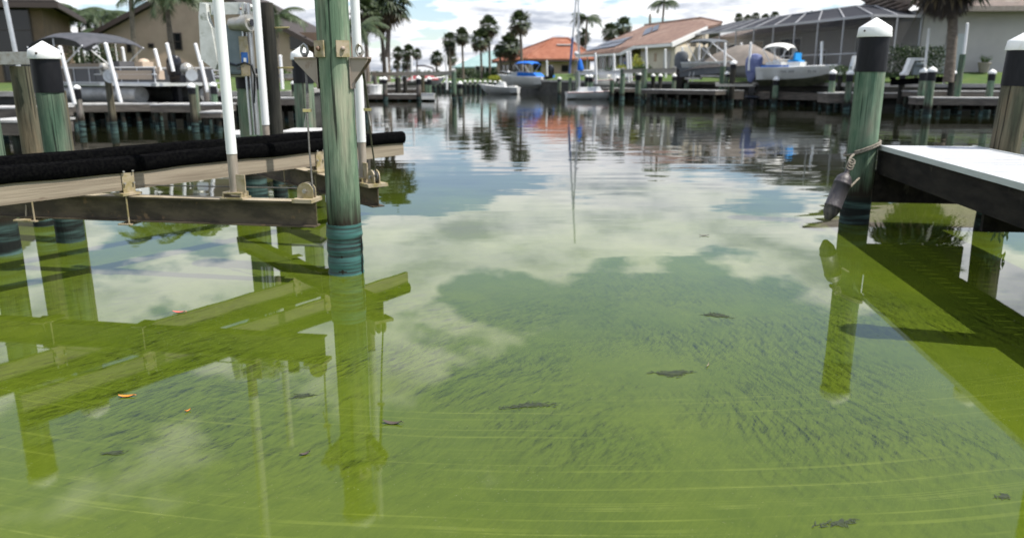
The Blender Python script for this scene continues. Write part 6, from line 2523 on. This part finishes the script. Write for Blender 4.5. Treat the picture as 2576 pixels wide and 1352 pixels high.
# ---- sailing boat with two masts' worth of spars
p = P(1424, 222, 57)
bt, edge = boat('sailing_boat', 'white sailing boat with red stripe and tall mast with blue sail cover', (p.x, 57, -0.1), radians(4), 3.6, 1.4, 0.62, 0, sheer=0.12, stripe='red_hull')
mb = MB()
mb.prism([(0.8, -0.5, 0.58), (2.6, -0.45, 0.65), (2.4, -0.4, 1.0), (0.9, -0.45, 0.95)], (0, 0.95, 0))
mb.build('cabin', M['gel_white'], bt)
mz = 8.4
a = P(1458, 187, 57) - Vector((p.x, 57, -0.1))
mb = MB()
mb.tube([(a.x, 0, 0.8), (a.x - 0.25, 0, mz)], [0.085, 0.05], 8)
mb.build('mast', M['alu'], bt)
mb = MB()
mb.tube([(a.x + 0.05, 0, 2.15), (a.x + 0.05, 0, 2.3), (a.x, 0, 2.75), (a.x, 0, 2.95)], [0.22, 0.24, 0.15, 0.08], 10)
mb.build('sail_cover', M['canvas_blue'], bt, smooth=True)
mb = MB()
mb.tube([(a.x, 0, 2.1), (a.x + 1.0, 0.1, 2.15)], 0.06, 8)
mb.build('boom', M['alu'], bt)
b0, b1 = P(1432, 186, 57) - Vector((p.x, 57, -0.1)), P(1447, 20, 57) - Vector((p.x, 57, -0.1))
b2 = b0 + (b1 - b0) * 2.0
mb = MB()
mb.tube([b0, b0 + (b1 - b0) * 0.55], [0.08, 0.09], 8)
mb.build('furled_sail', M['sail_bag'], bt)
mb = MB()
mb.tube([b0 + (b1 - b0) * 0.55, b2], [0.075, 0.05], 8)
mb.build('forestay_spar', M['alu'], bt)
for x_ in (a.x - 0.25,):
    for s in (-1, 1):
        mb = MB()
        mb.tube([(x_ - 0.1, s * 0.65, 0.6), (a.x - 0.2, 0, mz * 0.8)], 0.014, 4)
        mb.build('shroud', M['alu'], bt)
for q_, v in ((1450, 135), (1475 - 0, 79)):
    pass
mb = MB()
mb.ball(P(1449, 135, 56.9) - Vector((p.x, 57, -0.1)), 0.16, 8, 6)
mb.ball(P(1459, 79, 56.9) - Vector((p.x, 57, -0.1)), 0.16, 8, 6)
mb.build('spar_fitting', M['steel_white'], bt)

# ---- little white runabout and its red trim
p = P(1496, 215, 60)
bt, edge = boat('runabout', 'small white runabout with red rail behind the pale centre dock', (p.x, 60.5, 0.85), radians(-20), 2.9, 1.4, 0.5, 0, stripe='red_hull')
mb = MB()
mb.prism([(1.4, -0.5, 0.6), (2.8, -0.4, 0.7), (2.3, -0.35, 1.3), (1.5, -0.45, 1.35)], (0, 0.95, 0))
mb.build('cowl', M['gel_white'], bt)
mb = MB()
mb.box((0.8, 0, 0.85), (0.7, 1.2, 0.5))
mb.build('seat_back', M['canvas_white'], bt)
outboard(bt, 0.0, 0, 0.5, 0.8, 'gel_white', 'graphite')
p = P(1494, 229, 57.5)
bt, edge = boat('dinghy', 'upturned looking pale dinghy hull hanging under the centre dock', (p.x, 57.6, 0.06), 0, 1.15, 0.9, 0.33, 0, hull_m='hull_grey', sheer=0.02)
mb = MB()
mb.box((0.5, 0, 0.33), (0.2, 0.7, 0.04))
mb.build('thwart', M['wood_grey'], bt)
# ---- red covered boat at centre left
p = P(1024, 208, 58)
bt, edge = boat('motor_boat', 'boat with dark red cover on the centre left lift', (p.x, 58, 0.95), radians(8), 2.6, 1.6, 0.42, 0)
mb = MB()
mb.prism([(-0.1, -0.78, 0.36), (2.35, -0.6, 0.42), (1.9, -0.45, 0.72), (0.5, -0.55, 0.78)], (0, 1.35, 0))
mb.build('cover', M['red_hull'], bt)
mb = MB()
a, b = P(1046, 166, 58), P(1089, 172, 58)
mb.tube([a - Vector((p.x, 58, 0.95)), (a.lerp(b, 0.5) + Vector((0, 0, 0.10))) - Vector((p.x, 58, 0.95)), b - Vector((p.x, 58, 0.95)), b - Vector((p.x, 58, 0.95)) + Vector((0.05, 0, -0.25))], 0.06, 8)
mb.build('bimini_bow', M['canvas_dark'], bt)
# ---- boat under tan cover on the right lift
p = P(1738, 160, 52.5)
q = P(1985, 165, 47)
dv = q - p
rz = atan2(dv.y, dv.x)
Lc = hypot(dv.x, dv.y)
bt, edge = boat('motor_boat', 'large boat under a tan canvas cover with dark folded top', (p.x, p.y, 1.55), rz, Lc * 0.93, 2.4, 0.95, 0, hull_m='hull_grey', sheer=0.1)
mb = MB()
secs = [(-0.15, 0.55, 1.0, 0.30), (1.0, 0.95, 1.15, 0.55), (2.1, 1.55, 1.2, 0.62), (3.4, 1.95, 1.22, 0.66), (4.6, 2.0, 1.2, 0.70), (5.6, 1.55, 1.0, 0.75), (Lc * 0.93, 1.1, 0.45, 0.85), (Lc, 0.95, 0.1, 0.9)]
k = 7
for x, zt2, hw, zb2 in secs:
    for j in range(k):
        g = j / (k - 1) * 2 - 1
        z = zb2 + (zt2 - zb2) * (1 - abs(g) ** 2.2)
        mb.v.append(Vector((x, g * hw * 1.04, z)))
for i in range(len(secs) - 1):
    for j in range(k - 1):
        a = i * k + j
        mb.f.append((a, a + 1, a + k + 1, a + k))
mb.build('canvas_cover', M['canvas_tan'], bt, smooth=True)
mb = MB()
mb.prism([(-0.15, -1.04, 0.62), (Lc * 0.55, -1.27, 0.68), (Lc * 0.55, -1.25, 0.30), (-0.1, -1.0, 0.05)], (0, 0.03, 0))
mb.build('cover_skirt', M['grey_cover'], bt)
zz1 = P(1785, 97, 51).z - 1.55
bimini(bt, 0.25, 2.35, 1.9, 1.0, zz1, 'grey_cover', 0.06, 'steel_white', 0.12)
mb = MB()
mb.tube([(2.2, -0.9, zz1 - 0.3), (4.7, -1.15, 0.7)], 0.03, 6); mb.tube([(1.5, -0.95, zz1 - 0.6), (3.1, -1.15, 0.8)], 0.03, 6)
mb.build('bimini_brace', M['steel_white'], bt)
outboard(bt, -0.15, -0.1, -0.05, 1.9, 'grey_cover', 'black_gloss', cover=False)
mb = MB()
mb.box((1.0, -1.0, -0.05), (1.2, 0.25, 0.12)); mb.box((2.4, -1.0, 0.1), (1.6, 0.2, 0.08))
mb.tube([(0.8, -1.1, 0.35), (0.7, -1.1, -0.3)], 0.03, 6); mb.tube([(1.1, -1.1, 0.35), (1.0, -1.1, -0.3)], 0.03, 6)
mb.build('swim_ladder', M['alu'], bt)
# ---- white bay boat at the right
p = P(1912, 206, 46.3)
q = P(2104, 190, 43.6)
dv = q - p
rz = atan2(dv.y, dv.x)
Lb = hypot(dv.x, dv.y)
zk = P(1912, 216, 46).z
bt, edge = boat('bay_boat', 'white bay boat with pale bimini, blue seats and blue bagged outboard', (p.x, p.y, zk), rz, Lb * 0.95, 1.9, 1.02, 0, hull_m='gel_white', sheer=0.12, full=True)
hb2, e2 = hull_mb(Lb * 0.95, 1.9, 1.02, -0.02, sheer=0.12, full=True)
bot = MB()
m7 = 7
for i in range(15):
    row = hb2.v[i * m7:(i + 1) * m7]
    kp, ca, cb = row[3], row[2], row[4]
    bot.v += [ca + (kp - ca) * 0.0 + Vector((0, -0.008, -0.004)), kp + Vector((0, 0, -0.01)), cb + Vector((0, 0.008, -0.004))]
for i in range(14):
    for j in range(2):
        a = i * 3 + j
        bot.f.append((a, a + 1, a + 4, a + 3))
bot.build('bottom_growth', M['hull_stain'], bt)
zz1 = P(1952, 108, 45.5).z - zk
bimini(bt, 0.25, 1.75, 1.5, 1.15, zz1, 'canvas_white', 0.10, 'steel_white', 0.16)
mb = MB()
mb.box((0.9, 0.0, 1.16), (0.9, 1.1, 0.36))
mb.build('console', M['gel_white'], bt)
mb = MB()
mb.box((2.05, 0.0, 1.52), (0.12, 1.0, 0.62)); mb.box((2.0, 0, 1.36), (0.6, 1.0, 0.14))
mb.build('seat', M['canvas_lightblue'], bt)
mb = MB()
mb.box((2.05, 0, 1.16), (0.75, 1.1, 0.34))
mb.build('seat_base', M['gel_white'], bt)
mb = MB()
mb.box((1.1, -0.86, 1.10), (1.6, 0.08, 0.09))
mb.build('coaming_pad', M['canvas_blue'], bt)
outboard(bt, 0.0, 0, 0.32, 1.5, 'canvas_navy', 'black_gloss', cover=True)
# dark registration characters along the side, blurred in the photograph into short dashes
for x0 in (1.55, 1.66, 1.77, 1.98, 2.09, 2.20, 3.05, 3.16, 3.32, 3.43):
    mk = MB()
    mk.box((x0, -0.955, 0.80), (0.03, 0.012, 0.13)); mk.box((x0 + 0.03, -0.955, 0.80 + 0.04 * ((x0 * 100) % 3 - 1)), (0.03, 0.010, 0.025))
    mk.build('registration_mark', M['graphite'], bt)
